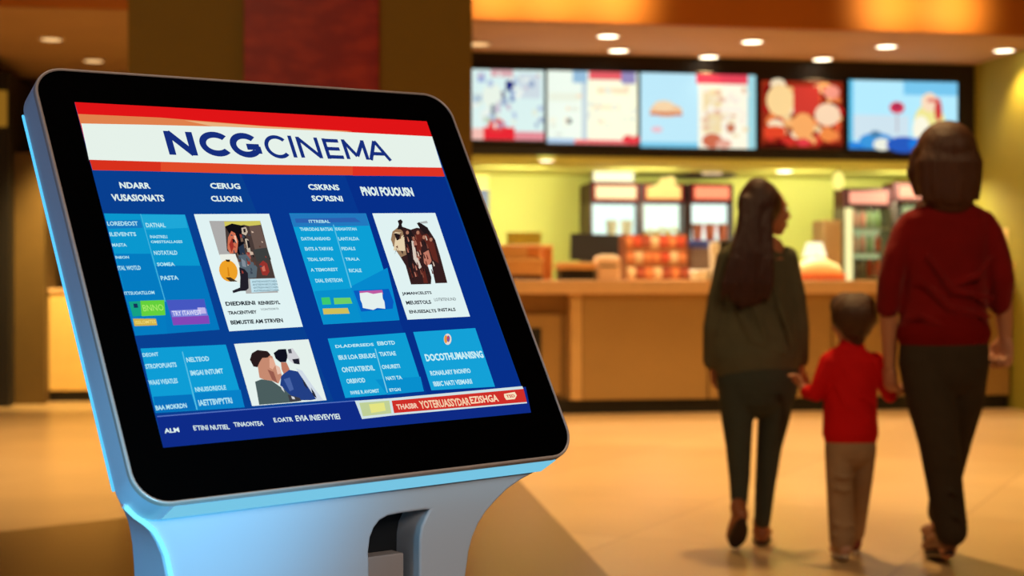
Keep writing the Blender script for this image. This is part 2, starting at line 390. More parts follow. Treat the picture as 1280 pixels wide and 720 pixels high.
# ---------------------------------------------------------------- concession equipment
BK = 1.1   # front plane of the back counter
t = thing('back_counter', 'low back counter under the lit display cases', 'counter', B(0, 0), TH)
MB().box(U(560, BK), WR-.02, BK, 1.78, .08, .96, bev=.005).build('cabinet_body', M_FRONT, t)
MB().box(U(560, BK), WR-.02, BK-.02, 1.79, .96, 1.0, bev=.005).build('worktop', M_TOP, t)
M_DRED = mat('dark_red_case_header', (44, 6, 5), .5, spec=.2)
M_METAL = mat('brushed_steel', (150, 140, 128), .35, metal=.8)
M_GLASS = mat('clear_glass', (235, 245, 245), .03, trans=1., spec=.4, noise=0)
def case(px0, px1, pyt, py_h, py_g, py_b, label, cat, head_col, light_col, stock, name='display_case', deep=.5, w=BK+.05, popcorn=False):
    pm = (px0+px1)/2; u0, u1 = U(px0, w), U(px1, w); ww = u1-u0
    zt = Z(pyt, pm, w); zh = Z(py_h, pm, w); zg = Z(py_g, pm, w); zb = 1.0
    t = thing(name, label, cat, B((u0+u1)/2, w, zb), TH)
    H = lambda z: z-zb
    x = ww/2
    MB().box(-x, x, 0, deep, H(zh), H(zt), bev=.012).build('header', M_DRED, t)
    MB().box(-x+.035, x-.035, -.008, .002, H(zh)+.02, H(zt)-.02, bev=.003).build('glowing_border', em((200, 34, 20), .9), t)
    MB().box(-x+.05, x-.05, -.014, .0, H(zh)+.036, H(zt)-.036, bev=.003).build('lit_sign', em(head_col, 1.3), t)
    sh = MB(); T = .02
    sh.box(-x, -x+T, 0, deep, 0, H(zh)); sh.box(x-T, x, 0, deep, 0, H(zh)); sh.box(-x, x, deep-T, deep, 0, H(zh)); sh.box(-x, x, 0, deep, 0, T)
    sh.build('cabinet_shell', mat('dark_case_frame', (52, 28, 18), .5) if name == 'display_case' else mat('cream_fridge_shell', (230, 216, 150), .4), t)
    MB().box(-x+T+.002, x-T-.002, .16, .172, H(zg)+.005, H(zh)-.01).build('light_panel', em(light_col, 1.7), t)
    MB().box(-x+T+.001, x-T-.001, T, deep-T-.02, H(zg)-.018, H(zg)).build('shelf', M_METAL, t)
    if popcorn:
        m = MB(); r = random.Random(5)
        for k in range(90): m.ell((r.uniform(-x+.05, x-.05), r.uniform(.04, .13), H(zg)+.01+abs(r.gauss(0, .05))), (.02, .02, .018), n=6)
        o = m.build('popcorn', mat('popcorn', (246, 222, 150), .8), t); o['kind'] = 'stuff'
    MB().box(-x+T, x-T, .0, .006, H(zg), H(zh)).build('glass_front', M_GLASS, t)
    return t, x, H, zg
g = 'glowing display cases behind the counter'
c1_, x1, H1, _ = case(738, 801, 228, 253, 296, 0, 'lit display case topped by a white light box, left of the row', 'display case', (255, 226, 170), (226, 240, 228), None)
c2_, x2, H2, _ = case(802, 857, 229, 253, 303, 0, 'lit popcorn case with a popcorn shape on its header, middle of the row', 'display case', (255, 206, 120), (232, 242, 222), None, popcorn=True)
c3_, x3, H3, _ = case(862, 917, 229, 253, 300, 0, 'lit display case with a red glowing header, beside the girl in green', 'display case', (255, 150, 110), (230, 240, 230), None)
for c in (c1_, c2_, c3_): c['group'] = g
# popcorn silhouette on header sign of the middle case
m = MB()
for cx, cz, r in ((-.05, .0, .055), (.04, .02, .06), (.1, .0, .05), (0, .06, .055), (.07, .08, .05), (-.1, -.01, .045)): m.ell((cx, -.02, H2(Z(236, 829, BK))+cz), (r, .02, r), n=12)
m.build('popcorn_emblem', em((255, 224, 130), 1.15), c2_)
# shelf stock below lit zone of the cases: coloured tubs
# white light box on the first case
w = BK+.1; pm = 768
t = thing('light_box', 'white glowing light box standing on the leftmost display case', 'light box', B((U(741, w)+U(794, w))/2, w+.02, Z(228, pm, BK+.05)+.001), TH)
lw = (U(794, w)-U(741, w))/2; lh = Z(207, pm, w)-Z(228, pm, w)
MB().box(-lw, lw, 0, .14, 0, lh, bev=.02).build('housing', M_METAL, t)
MB().box(-lw+.012, lw-.012, -.008, .002, .012, lh-.012, bev=.003).build('lit_face', em((255, 250, 205), 1.3), t)
# extraction hood
t = thing('extraction_hood', 'dark metal hood hanging above the third display case', 'hood', B(U(882, 1.3), 1.3, Z(222, 880, 1.3)), TH)
hwid = (U(915, 1.3)-U(846, 1.3))/2
hz = 2.2-Z(222, 880, 1.3)
MB().prism([(-hwid, -.2, 0), (hwid, -.2, 0), (hwid*.7, -.2, hz), (-hwid*.7, -.2, hz)], (0, .45, 0)).build('hood_body', mat('dark_hood_metal', (60, 44, 30), .4, metal=.4), t)
MB().box(-hwid*.35, hwid*.35, -.22, -.2, .01, .06, bev=.004).build('hood_lamp', em((230, 200, 160), .9), t)

# drinks fridges right of the girl
def fridge(px0, px1, pyt, label, strip=True):
    w = BK-.31; pm = (px0+px1)/2
    u0, u1 = U(px0, w), U(px1, w); x = (u1-u0)/2; zt = Z(pyt, pm, w); zh = Z(pyt+24, pm, w)
    t = thing('drinks_fridge', label, 'fridge', B((u0+u1)/2, w, 0), TH, 'red topped drinks fridges')
    D = .28
    sh = MB(); T = .025
    sh.box(-x, -x+T, 0, D, 0, zh); sh.box(x-T, x, 0, D, 0, zh); sh.box(-x, x, D-T, D, 0, zh); sh.box(-x, x, 0, D, 0, .1)
    sh.build('cabinet_shell', mat('dark_fridge_shell', (60, 50, 40), .4), t)
    MB().box(-x, x, 0, D, zh, zt, bev=.015).build('header', M_DRED, t)
    MB().box(-x+.055, x-.05, -.012, .003, zh+.035, zt-.035, bev=.01).build('lit_sign', em((255, 170, 140), 1.2), t)
    if strip: MB().box(-x+.005, -x+.085, -.02, -.002, .1, zh-.01, bev=.01).build('light_strip', em((250, 240, 170), 1.1), t)
    MB().box(-x+.09, x-.01, -.02, -.008, .1, zh-.01, bev=.002).build('glass_door', M_GLASS, t)
    MB().box(-x+.2, x-.03, D-T-.02, D-T-.005, zh-.5, zh-.03).build('interior_lamp', em((196, 206, 150), .9), t)
    for k in range(4): MB().box(-x+T, x-T, .0, D-T, .92+k*.24, .935+k*.24).build('shelf', M_METAL, t)
    return t, x, w, zh
f1, fx, fw, fzh = fridge(1055, 1115, 235, 'drinks fridge with a cream light strip, between the girl and the woman in red')
f2, _, _, _ = fridge(1117, 1175, 228, 'drinks fridge mostly hidden behind the woman in red', False)
# stock in the fridge
def bottle(col, cap, r=.03, h=.19, label='', loc=(0, 0, 0), grp=None, cat='bottle'):
    t = thing('drink_bottle', label, cat, loc, TH, grp)
    prof = [(r, 0), (r, h*.62), (r*.8, h*.72), (r*.4, h*.85), (r*.4, h*.93)]
    n = 14; vs = [(rr*math.cos(2*math.pi*i/n), rr*math.sin(2*math.pi*i/n), z) for rr, z in prof for i in range(n)]
    fs = [[j*n+i, j*n+(i+1) % n, (j+1)*n+(i+1) % n, (j+1)*n+i] for j in range(len(prof)-1) for i in range(n)]+[list(range(n))[::-1], [(len(prof)-1)*n+i for i in range(n)]]
    MB().add(vs, fs, None, True).build('bottle_body', col, t)
    MB().cyl((0, 0, h*.93), r*.45, h*.07, n=12).build('cap', cap, t)
    return t
mG = mat('green_drink', (150, 176, 110), .3); mR = mat('red_drink', (220, 50, 40), .3); mGr = mat('grey_drink', (150, 130, 110), .3); mO = mat('pink_drink', (240, 150, 120), .3)
mCap = mat('white_cap', (236, 230, 215), .4)
fu = U(1085, fw)
rows = [('top', 3, [mO, mO, mG, mG]), ('second', 2, [mO, mO, mG, mR]), ('third', 1, [mGr, mGr, mR, mR]), ('lowest visible', 0, [mGr, mGr, mGr, mR])]
cn = {mG: 'green', mR: 'red', mGr: 'grey', mO: 'pink'}
protos = {}
for rn, k, ms in rows:
    for i, mm in enumerate(ms):
        loc = B(fu-fx+.15+i*.078, fw+.1, .936+k*.24)
        seen = [cn[q] for q in ms[:i]]
        posn = ['leftmost', 'second from left', 'third from left', 'rightmost'][i]
        lab = '%s bottle, %s on the %s shelf of the lit drinks fridge' % (cn[mm], posn, rn)
        if mm in protos: clone(protos[mm], loc, lab)
        else: protos[mm] = bottle(mm, mCap, label=lab, loc=loc, grp='bottles in the drinks fridge')

# hanging pendant lamp
pp = W(1048, 238, 13.6); 
w_ = .35
t = thing('pendant_lamp', 'small glowing yellow pendant lamp hanging above the drinks fridge', 'lamp', B(U(1048, w_), w_, Z(238, 1048, w_)), TH)
MB().ell((0, 0, .09), (.055, .055, .09)).build('lamp_shade', em((255, 240, 130), 1.2), t)
MB().cyl((0, 0, .17), .006, max(.01, 2.2-Z(238, 1048, w_)-.17), n=8).build('cord', M_KICK, t)
for k, (x, y, l) in enumerate(((683, 200, 'small warm downlight under the black bulkhead, near the pillar'), (980, 214, 'bright small downlight under the bulkhead, above the girl in green'))):
    w_ = .75 if k == 0 else .95
    Dq = (2.2-CAMZ)*FPX/(CY-y); loc = Vector(((x-CX)/FPX*Dq, Dq, 2.2))
    o = clone(proto, loc, l); o.scale = (.8, .8, .8); o['group'] = 'small downlights under the bulkhead'

# poster on the back wall beside the kiosk edge
w_ = 1.78
t = thing('wall_poster', 'yellow and blue poster on the green wall beside the kiosk', 'poster', B(U(600, w_), w_, Z(290, 600, w_)), TH)
ph = Z(218, 600, w_)-Z(290, 600, w_); pw = (U(611, w_)-U(589, w_))/2
MB().box(-pw, pw, -.012, 0, 0, ph*.74, bev=.002).build('blue_panel', mat('poster_blue', (90, 110, 160), .5), t)
MB().box(-pw, pw, -.014, 0, ph*.74, ph, bev=.002).build('yellow_panel', mat('poster_yellow', (255, 240, 130), .5), t)

# goods on the service counter --------------------------------
def cbox(name, label, cat, px0, px1, py0, py1, w, deep, m, parts=None, bev=.01, group=None, z0=None):
    pm = (px0+px1)/2; u0, u1 = U(px0, w), U(px1, w); x = (u1-u0)/2
    zb = CZ if z0 is None else z0
    zt = Z(py0, pm, w)
    t = thing(name, label, cat, B((u0+u1)/2, w, zb), TH, group)
    MB().box(-x, x, 0, deep, 0, zt-zb, bev=bev).build('body', m, t)
    return t, x, zt-zb
M_CARD = mat('tan_cardboard', (226, 172, 104), .7); M_CARD2 = mat('orange_cardboard', (224, 140, 72), .7)
t, x, h = cbox('cardboard_tray', 'wide tan tray box on the counter, lowest beside the kiosk', 'box', 612, 679, 323, 350, -.5, .3, M_CARD)
MB().box(-x-.006, x+.006, -.008, .306, h-.03, h, bev=.004).build('lid', mat('pale_card_lid', (240, 196, 130), .7), t)
MB().box(-x+.01, x-.01, -.004, .002, 0, .045).build('dark_base', mat('brown_base', (96, 56, 24), .6), t)
zt = CZ+h
t, x, h2 = cbox('cardboard_tray', 'smaller tan tray box on top of the wide one', 'box', 622, 677, 306, 323, -.48, .26, M_CARD, z0=zt)
MB().box(-.05+.12, .05+.12, -.006, .002, .02, h2-.02, bev=.003).build('label_patch', M_CARD2, t)
t, x, h = cbox('cardboard_tray', 'narrow upright orange box at the right of the tan trays', 'box', 680, 691, 306, 350, -.45, .2, M_CARD2)
MB().box(-x-.003, x+.003, -.004, .204, h-.03, h, bev=.003).build('lid', mat('pale_card_lid', (240, 196, 130), .7), t)
t = thing('acrylic_stand', 'olive see-through sign holder behind the tan tray boxes', 'sign holder', B(U(655, -.1), -.1, CZ), TH)
zz = Z(290, 655, -.1)-CZ; xx = (U(677, -.15)-U(634, -.15))/2
MB().box(-xx, xx, -.004, .004, .03, zz, bev=.002).build('panel', mat('olive_acrylic', (160, 150, 56), .3), t)
MB().box(-xx*.8, xx*.8, -.04, .04, 0, .03, bev=.005).build('foot', mat('olive_acrylic_foot', (120, 110, 50), .3), t)
# point of sale monitor, seen from behind
w = -.1; t = thing('till_monitor', 'black till monitor on the counter left of the display cases', 'monitor', B(U(748, w), w, CZ), TH)
xa, xb = U(713, w)-U(748, w), U(781, w)-U(748, w); za, zb = Z(325, 748, w)-CZ, Z(293, 748, w)-CZ
MB().prism([(xa, 0, za), (xb, 0, za-.03), (xb-.01, .06, zb), (xa+.02, .06, zb+.01)], (0, .035, 0)).build('screen_back', mat('black_plastic', (22, 17, 12), .45), t)
MB().prism([(xb-.13, .01, 0), (xb-.01, .01, 0), (xb-.01, .04, za+.05), (xb-.1, .04, za+.05)], (0, .05, 0)).build('stand', mat('black_plastic', (22, 17, 12), .45), t)
MB().box(xa+.02, xb-.0, -.0, .16, 0, .02, bev=.006).build('base', mat('black_plastic', (22, 17, 12), .45), t)
w = -.58; t = thing('receipt_printer', 'rounded cream receipt printer in front of the till monitor', 'printer', B(U(761, w), w, CZ), TH)
xa = (U(776, w)-U(746, w))/2; zb = Z(320, 761, w)-CZ
MB().box(-xa, xa, 0, .15, 0, zb, bev=.03).build('body', mat('cream_plastic', (240, 206, 170), .45), t)
MB().box(-xa+.03, xa-.03, -.004, .01, zb*.55, zb*.62, bev=.001).build('paper_slot', M_KICK, t)
MB().box(-xa+.04, xa-.04, .03, .06, zb-.01, zb+.015, bev=.002).build('paper', mat('receipt_paper', (250, 240, 220), .6), t)
w = -.6; t = thing('cash_drawer', 'black cash drawer under a tan lid left of the receipt printer', 'cash drawer', B(U(722, w), w, CZ), TH)
xa = (U(744, w)-U(699, w))/2; zb = Z(337, 722, w)-CZ
MB().box(-xa+.01, xa-.01, 0, .2, 0, zb, bev=.006).build('drawer_body', mat('black_plastic', (22, 17, 12), .45), t)
MB().box(-xa, xa, -.01, .21, zb, zb+.06, bev=.01).build('lid', M_CARD, t)
# snack rack
w = -.45; ur0, ur1 = U(785, w), U(862, w); rw = (ur1-ur0); zr = Z(292, 823, w)-CZ
t = thing('snack_rack', 'three-tier snack rack full of orange and red packets on the counter', 'rack', B((ur0+ur1)/2, w, CZ), TH)
lv = [0., zr*.33, zr*.66]
for k, z in enumerate(lv): MB().box(-rw/2, rw/2, .05*k, .3, z, z+.012, bev=.002).build('shelf', mat('rack_wood', (226, 170, 120), .5), t)
for s_ in (-1, 1): MB().prism([(s_*rw/2, 0, 0), (s_*rw/2, .3, 0), (s_*rw/2, .3, zr), (s_*rw/2, .1, zr)], (s_*.008, 0, 0)).build('side_panel', mat('rack_side', (150, 90, 60), .5), t)
MB().box(-rw/2, rw/2, .3, .308, 0, zr).build('back_panel', mat('rack_side', (150, 90, 60), .5), t)
pc = [((240, 180, 110), 'amber'), ((214, 80, 54), 'red'), ((250, 220, 180), 'cream'), ((230, 140, 90), 'orange'), ((170, 80, 60), 'maroon')]
lay = [[2, 4, 3, 2, 4, 3, 4], [3, 2, 3, 3, 1, 2, 3], [3, 1, 4, 2, 1, 3, 1]]
tn = ['bottom', 'middle', 'top']; on = ['leftmost', 'second', 'third', 'fourth', 'fifth', 'sixth', 'rightmost']
pks = {}
for r_ in range(3):
    for i in range(7):
        ci = lay[r_][i]; c, cnm = pc[ci]
        loc = B((ur0+ur1)/2-rw/2+rw*(i+.5)/7, w+.05*r_+.03, CZ+lv[r_]+.013)
        lab = '%s snack packet, %s from the left on the %s shelf of the snack rack' % (cnm, on[i], tn[r_]) if 0 < i < 6 else '%s snack packet, %s on the %s shelf of the snack rack' % (cnm, on[i], tn[r_])
        if ci in pks: clone(pks[ci], loc, lab)
        else:
            p = thing('snack_packet', lab, 'snack', loc, TH, 'packets in the snack rack')
            pwid = rw/7*.44; phh = zr*.26
            MB().add([(-pwid, .0, 0), (pwid, 0, 0), (pwid, .02, 0), (-pwid, .02, 0), (-pwid*1.03, -.015, phh*.5), (pwid*1.03, -.015, phh*.5), (pwid*1.03, .035, phh*.5), (-pwid*1.03, .035, phh*.5), (-pwid, .004, phh), (pwid, .004, phh), (pwid, .014, phh), (-pwid, .014, phh)],
                     [[0, 1, 5, 4], [1, 2, 6, 5], [2, 3, 7, 6], [3, 0, 4, 7], [4, 5, 9, 8], [5, 6, 10, 9], [6, 7, 11, 10], [7, 4, 8, 11], [0, 3, 2, 1], [8, 9, 10, 11]]).build('packet', mat('packet_'+cnm, c, .4), p)
            MB().box(-pwid*.6, pwid*.6, -.017, -.013, phh*.3, phh*.6).build('packet_label', mat('packet_label_'+cnm, [min(255, v+50) for v in c], .5), p)
            pks[ci] = p
# dispenser with blue band
w = -.42; t = thing('cup_dispenser', 'grey dispenser with a blue top band right of the snack rack', 'dispenser', B(U(879, w), w, CZ), TH)
xa = (U(895, w)-U(867, w))/2; zb = Z(300, 879, w)-CZ
MB().box(-xa, xa, .03, .25, 0, zb-.07, bev=.008).build('body', mat('grey_dispenser', (140, 120, 110), .4), t)
MB().box(-xa-.005, xa+.005, .0, .26, zb-.07, zb, bev=.01).build('blue_band', mat('blue_band', (60, 80, 170), .4), t)
def cup(label, px, py0, py1, w, z0, wpx):
    t = thing('paper_cup', label, 'cup', B(U(px, w), w, z0), TH, 'white paper cups by the dispenser')
    r = (U(px+wpx/2, w)-U(px-wpx/2, w))/2; h = Z(py0, px, w)-Z(py1, px, w)
    MB().cyl((0, 0, 0), r*.8, h*.88, r2=r).build('cup_body', mat('white_paper_cup', (252, 246, 232), .5), t)
    MB().cyl((0, 0, h*.88), r*1.06, h*.12, r2=r*.95).build('cup_lid', mat('white_cup_lid', (255, 250, 240), .4), t)
cup('squat white cup on the counter in front of the blue-topped dispenser', 874, 337, 350, w-.1, CZ, 24)
t = thing('tall_cup', 'tall white cup beside the dispenser, next to the girl in green', 'cup', B(U(893, w-.1), w-.1, CZ), TH, 'white paper cups by the dispenser')
MB().cyl((0, 0, 0), .033, Z(306, 893, w)-CZ, r2=.045).build('cup_body', mat('white_paper_cup', (252, 246, 232), .5), t)
MB().cyl((0, 0, Z(306, 893, w)-CZ), .048, .02, r2=.042).build('cup_lid', mat('white_cup_lid', (255, 250, 240), .4), t)
# bread dome on orange tray
w = -.6; t = thing('serving_tray', 'flat orange tray on the counter right of the girl', 'tray', B(U(1031, w), w, CZ), TH)
xa = (U(1058, w)-U(1005, w))/2; zb = Z(343, 1031, w)-CZ
MB().box(-xa, xa, 0, .28, 0, zb*.6, bev=.008).build('tray_base', mat('orange_tray', (232, 110, 50), .5), t)
MB().box(-xa-.005, xa+.005, -.01, .29, zb*.6, zb, bev=.008).build('tray_rim', mat('orange_tray_rim', (240, 130, 70), .5), t)
t = thing('domed_cover', 'cream domed food cover resting on the orange tray', 'food cover', B(U(1028, w), w+.14, CZ+zb), TH)
m = MB(); hh = Z(321, 1028, w)-Z(343, 1028, w); r = xa*.92
m.tube([(-r*.75, 0, .0), (-r*.4, 0, 0), (0, 0, 0), (r*.4, 0, 0), (r*.75, 0, 0)], [(.1, hh*.75), (.12, hh*.95), (.12, hh), (.12, hh*.95), (.1, hh*.72)], n=20, lat=(0, 1, 0))
m.v = [(a, b, max(0, c)) for a, b, c in m.v]
m.build('dome', mat('cream_dome', (255, 236, 180), .5), t)
MB().cyl((0, 0, hh-.003), .012, .018, n=12).build('knob', M_METAL, t)
w = -.16; t = thing('heat_lamp', 'small glowing white heat lamp behind the domed cover', 'lamp', B(U(1018, w), w, CZ), TH)
z0, z1 = Z(321, 1018, w)-CZ, Z(303, 1018, w)-CZ
MB().cyl((0, 0, z0), .11, z1-z0, r2=.07).build('lamp_shade', em((255, 246, 200), 1.4), t)
MB().cyl((0, .0, 0), .012, z0+.01, n=12).build('post', M_METAL, t); MB().cyl((0, 0, 0), .07, .015).build('base', M_METAL, t)
w = .1; t = thing('napkin_tower', 'tall grey-brown box standing between the girl and the drinks fridge', 'box', B(U(1041, w), w+.1, .92-.0), TH)
xa = (U(1052, w)-U(1030, w))/2
# stands on a small floor cabinet behind the counter
t['label'] = 'tall grey-brown metal cabinet between the girl and the drinks fridge'; t['category'] = 'cabinet'; t.name = 'metal_cabinet'; t.location = B(U(1041, w), w, 0)
zt = Z(275, 1041, w)
MB().box(-xa, xa, 0, .3, 0, zt, bev=.008).build('body', mat('taupe_metal', (160, 132, 86), .5), t)
MB().box(-xa+.02, xa-.02, -.006, .002, zt-.5, zt-.04, bev=.004).build('door', mat('taupe_metal_door', (150, 120, 78), .5), t)
# boxes at far right
t, x, h = cbox('menu_holder', 'tall pale panel holder on the counter at the right edge', 'holder', 1259, 1275, 285, 350, -.64, .12, mat('pale_panel', (236, 206, 130), .6))
for k in (-.5, 0, .5): MB().box(x*k-.006, x*k+.006, -.006, .002, .05, h-.03).build('divider', M_FRONT, t)
t, x, h = cbox('popcorn_bucket_stack', 'low cream box right of the woman in red on the counter', 'box', 1266, 1278, 328, 350, -.76, .1, mat('cream_box', (246, 226, 170), .6))
t.name = 'takeaway_box'; MB().box(-x-.004, x+.004, -.004, .104, h-.02, h, bev=.003).build('lid', M_CARD, t)
# stock inside display cases (tubs)
def tub(loc, lab, m, first={}):
    if m in first: return clone(first[m], loc, lab)
    t = thing('popcorn_tub', lab, 'tub', loc, TH, 'tubs inside the lit display cases')
    MB().cyl((0, 0, 0), .043, .15, r2=.056).build('tub_body', m, t); MB().cyl((0, 0, .15), .058, .012).build('tub_rim', mCap, t)
    first[m] = t; return t
mT = mat('pink_tub', (230, 120, 90), .5); mW = mat('cream_tub', (246, 220, 180), .5)
zs = Z(300, 890, BK+.05)
for i in range(3):
    tub(B(U(890, BK+.05)-.13+i*.13, BK+.12, zs+.002), 'pink striped tub, %s in the display case by the girl' % ['left', 'middle', 'right'][i], mT)
zs = Z(296, 769, BK+.05)
for i in range(2):
    tub(B(U(769, BK+.05)-.02+i*.15, BK+.12, zs+.002), 'cream tub, %s in the display case under the light box' % ['left', 'right'][i], mW)

# ================================================================ KIOSK
QUAD = [(93, 128), (533, 152), (662, 516), (202, 560)]
def hom(src, dst):
    A = []
    for (x, y), (u, v) in zip(src, dst):
        A.append([x, y, 1, 0, 0, 0, -u*x, -u*y, -u]); A.append([0, 0, 0, x, y, 1, -v*x, -v*y, -v])
    return np.linalg.svd(np.array(A, float))[2][-1].reshape(3, 3)
HW, HH = .52, .4584
HI = hom(QUAD, [(0, 0), (HW, 0), (HW, HH), (0, HH)])
def uv(px, py):
    q = HI @ np.array([px, py, 1.]); return q[0]/q[2], q[1]/q[2]
uX = Vector((.78364785, .62074318, .02395725)).normalized()
uD = Vector((.31574873, -.371807, -.87296179)); uD = (uD-uX*uD.dot(uX)).normalized()
uN = uX.cross(uD).normalized()                         # into the slab
O0 = Vector((-.52919124, 1.83814143, CAMZ+.22638163))
YAW = math.radians(38.38345)
UH = Vector((math.cos(YAW), math.sin(YAW), 0)); BK_ = Vector((-math.sin(YAW), math.cos(YAW), 0))
PA = O0+uX*.264+uD*.5245+uN*.05
kbase = Vector((PA.x, PA.y, 0))-UH*.05+BK_*.06
kiosk = thing('ticket_kiosk', 'large white touchscreen ticket kiosk with a black bezel in the foreground', 'kiosk', kbase, YAW)
KI = inv(kiosk)
HM = KI @ Matrix(((uX.x, uD.x, uN.x, O0.x), (uX.y, uD.y, uN.y, O0.y), (uX.z, uD.z, uN.z, O0.z), (0, 0, 0, 1)))  # head coords (u, down, into)
PM = KI @ Matrix(((UH.x, BK_.x, 0, PA.x), (UH.y, BK_.y, 0, PA.y), (0, 0, 1, PA.z), (0, 0, 0, 1)))              # pedestal coords (x, back, z)
M_SHELL = mat('satin_white_shell', (214, 220, 226), .32, spec=.5, noise=.01)
M_RIM = mat('champagne_metal_rim', (214, 190, 172), .4, metal=.25, noise=.02)
M_GB = mat('black_bezel_glass', (2, 2, 2), .25, spec=.08, noise=0)
def rrect(x0, x1, y0, y1, r, n=10):
    pts = []
    for cx, cy, a0 in ((x1-r, y0+r, -90), (x1-r, y1-r, 0), (x0+r, y1-r, 90), (x0+r, y0+r, 180)):
        for i in range(n+1):
            a = math.radians(a0+90*i/n); pts.append((cx+r*math.cos(a), cy+r*math.sin(a)))
    return pts
X0, X1, Y0, Y1 = -.046, .573, -.0503, .5245
def stack(layers, mats_, name, parent, m, smooth=False, cap0=True, cap1=True):
    b = MB(); rings = []
    for (ins, z, r) in layers: rings.append([(x, y, z) for x, y in rrect(X0+ins, X1-ins, Y0+ins, Y1-ins, r)])
    n = len(rings[0]); vs = [p for r in rings for p in r]
    fs = [[j*n+i, j*n+(i+1) % n, (j+1)*n+(i+1) % n, (j+1)*n+i] for j in range(len(rings)-1) for i in range(n)]
    if cap0: fs.append(list(range(n)))
    if cap1: fs.append([(len(rings)-1)*n+i for i in range(n)])
    b.add(vs, fs, m, smooth); o = b.build(name, m, parent, HM)
    bv = o.modifiers.new('wn', 'WEIGHTED_NORMAL')
    return o
R = .041
T_ = .05
head = stack([(.0005, .004, R), (0, .006, R), (0, T_-.006, R), (.001, T_-.003, R), (.004, T_, R-.003)], None, 'head_shell', kiosk, M_SHELL)
for p in head.data.polygons: p.use_smooth = len(p.vertices) == 4
rim = stack([(.0038, .0035, R-.003), (.0036, -.0004, R-.003), (.0018, -.0012, R-.002), (.0004, 0, R), (0, .0015, R), (0, .0062, R)], None, 'front_rim', kiosk, M_RIM, cap0=False, cap1=False)
for p in rim.data.polygons: p.use_smooth = True
glass = stack([(.0034, .0006, R-.003), (.0034, .004, R-.003)], None, 'bezel_glass', kiosk, M_GB)
rear = MB(); rear.box(.10, .42, .12, .50, T_-.005, T_+.035, bev=.012); rear.build('rear_cover', M_SHELL, kiosk, HM)
# ---- the display: everything it shows is one flat emissive picture
dsp = MB(); LAY = [0]
LV = []
def lay(P):
    x0 = min(p[0] for p in P); x1 = max(p[0] for p in P); y0 = min(p[1] for p in P); y1 = max(p[1] for p in P)
    k = 1+max([l for a, b, c, d, l in LV if a < x1 and b > x0 and c < y1 and d > y0] or [0])
    LV.append((x0, x1, y0, y1, k)); return -.0002-k*.00012
def dq(pts, c, s=1., raw=False):
    Q = [uv(*p) for p in pts]; z = lay(Q); dsp.poly([(*p, z) for p in Q], em(c, s))
def c4(ox, oy, k=4.):
    return lambda *pts: [(ox+x/k, oy+y/k) for x, y in pts]
_tc = {}
def glyphs(s, bold=0.):
    if (s, bold) in _tc: return _tc[(s, bold)]
    cu = bpy.data.curves.new('t', 'FONT'); cu.body = s; cu.offset = bold; cu.resolution_u = 2
    o = bpy.data.objects.new('t', cu); COL.objects.link(o)
    dg = bpy.context.evaluated_depsgraph_get(); dg.update()
    me = bpy.data.meshes.new_from_object(o.evaluated_get(dg))
    V = [(v.co.x, v.co.y) for v in me.vertices]; F = [list(p.vertices) for p in me.polygons]
    bpy.data.objects.remove(o); bpy.data.meshes.remove(me)
    x0 = min(v[0] for v in V); x1 = max(v[0] for v in V); y0 = min(v[1] for v in V); y1 = max(v[1] for v in V)
    V = [((v[0]-x0)/(x1-x0), (v[1]-y0)/(y1-y0)) for v in V]
    _tc[(s, bold)] = (V, F); return V, F
def txt(s, x0, y0, x1, y1, c, bold=.02, rise=0., st=1.):
    """text filling the pixel rectangle; rise = how much the right end sits higher (px)"""
    V, F = glyphs(s, bold); xc, yc = (x0+x1)/2, (y0+y1)/2
    l = Vector(uv(x0, yc+rise/2)); r = Vector(uv(x1, yc-rise/2)); h = (uv(xc, y1)[1]-uv(xc, y0)[1])*.84
    ax = r-l
    Q = [(l.x+ax.x*a, l.y+ax.y*a-(b-.5)*h) for a, b in V]; z = lay(Q)
    dsp.add([(*p, z) for p in Q], F, em(c, st))
def tl(org, s, x0, y0, x1, y1, c=(205, 236, 240), bold=.02, rise=None):
    ox, oy = org; X0_, Y0_, X1_, Y1_ = ox+x0/4, oy+y0/4, ox+x1/4, oy+y1/4
    if rise is None:      # natural slope of display rows
        t = ((Y0_+Y1_)/2-135)/400; rise = (X1_-X0_)*(-.055+.150*t)
    txt(s, X0_, Y0_, X1_, Y1_, c, bold, rise)
WHT = (222, 240, 236)
dq([(93, 128), (533, 152), (662, 516), (202, 560)], (8, 62, 142))
# blue field, slightly deeper towards the right
dq([(300, 216), (555, 221), (662, 516), (430, 538)], (6, 54, 142))
dq([(430, 218), (555, 221), (662, 516), (545, 527)], (6, 46, 136))
dq([(93, 128), (533, 152), (555, 221), (115, 213)], (214, 60, 30))
dq([(93, 128), (533, 152), (539.5, 171), (98.5, 146)], (222, 20, 22))
o1 = (80, 110); o2 = (320, 110); o3 = (120, 260); o4 = (340, 260); o5 = (160, 400); o6 = (380, 400)
dq([(97, 143), (200, 147.5), (330, 158), (440, 164.5), (400, 166), (101, 157)], (222, 128, 76))
dq([(230, 151), (330, 158.5), (440, 165), (300, 166)], (232, 176, 126))
dq([(101, 155), (180, 156.5), (280, 159), (400, 164), (539.5, 171.2), (551.5, 210.2), (330, 206.5), (110.5, 200.4)], (228, 240, 232))
dq([(111, 200.4), (330, 206.5), (551.5, 210.2), (555, 221), (330, 218.5), (115, 212.8)], (222, 74, 40))
dq([(111, 200.4), (200, 203.5), (200, 215), (115, 212.8)], (214, 48, 28))
dq([(440, 208.5), (551.5, 210.2), (555, 221), (440, 220.2)], (222, 50, 34))
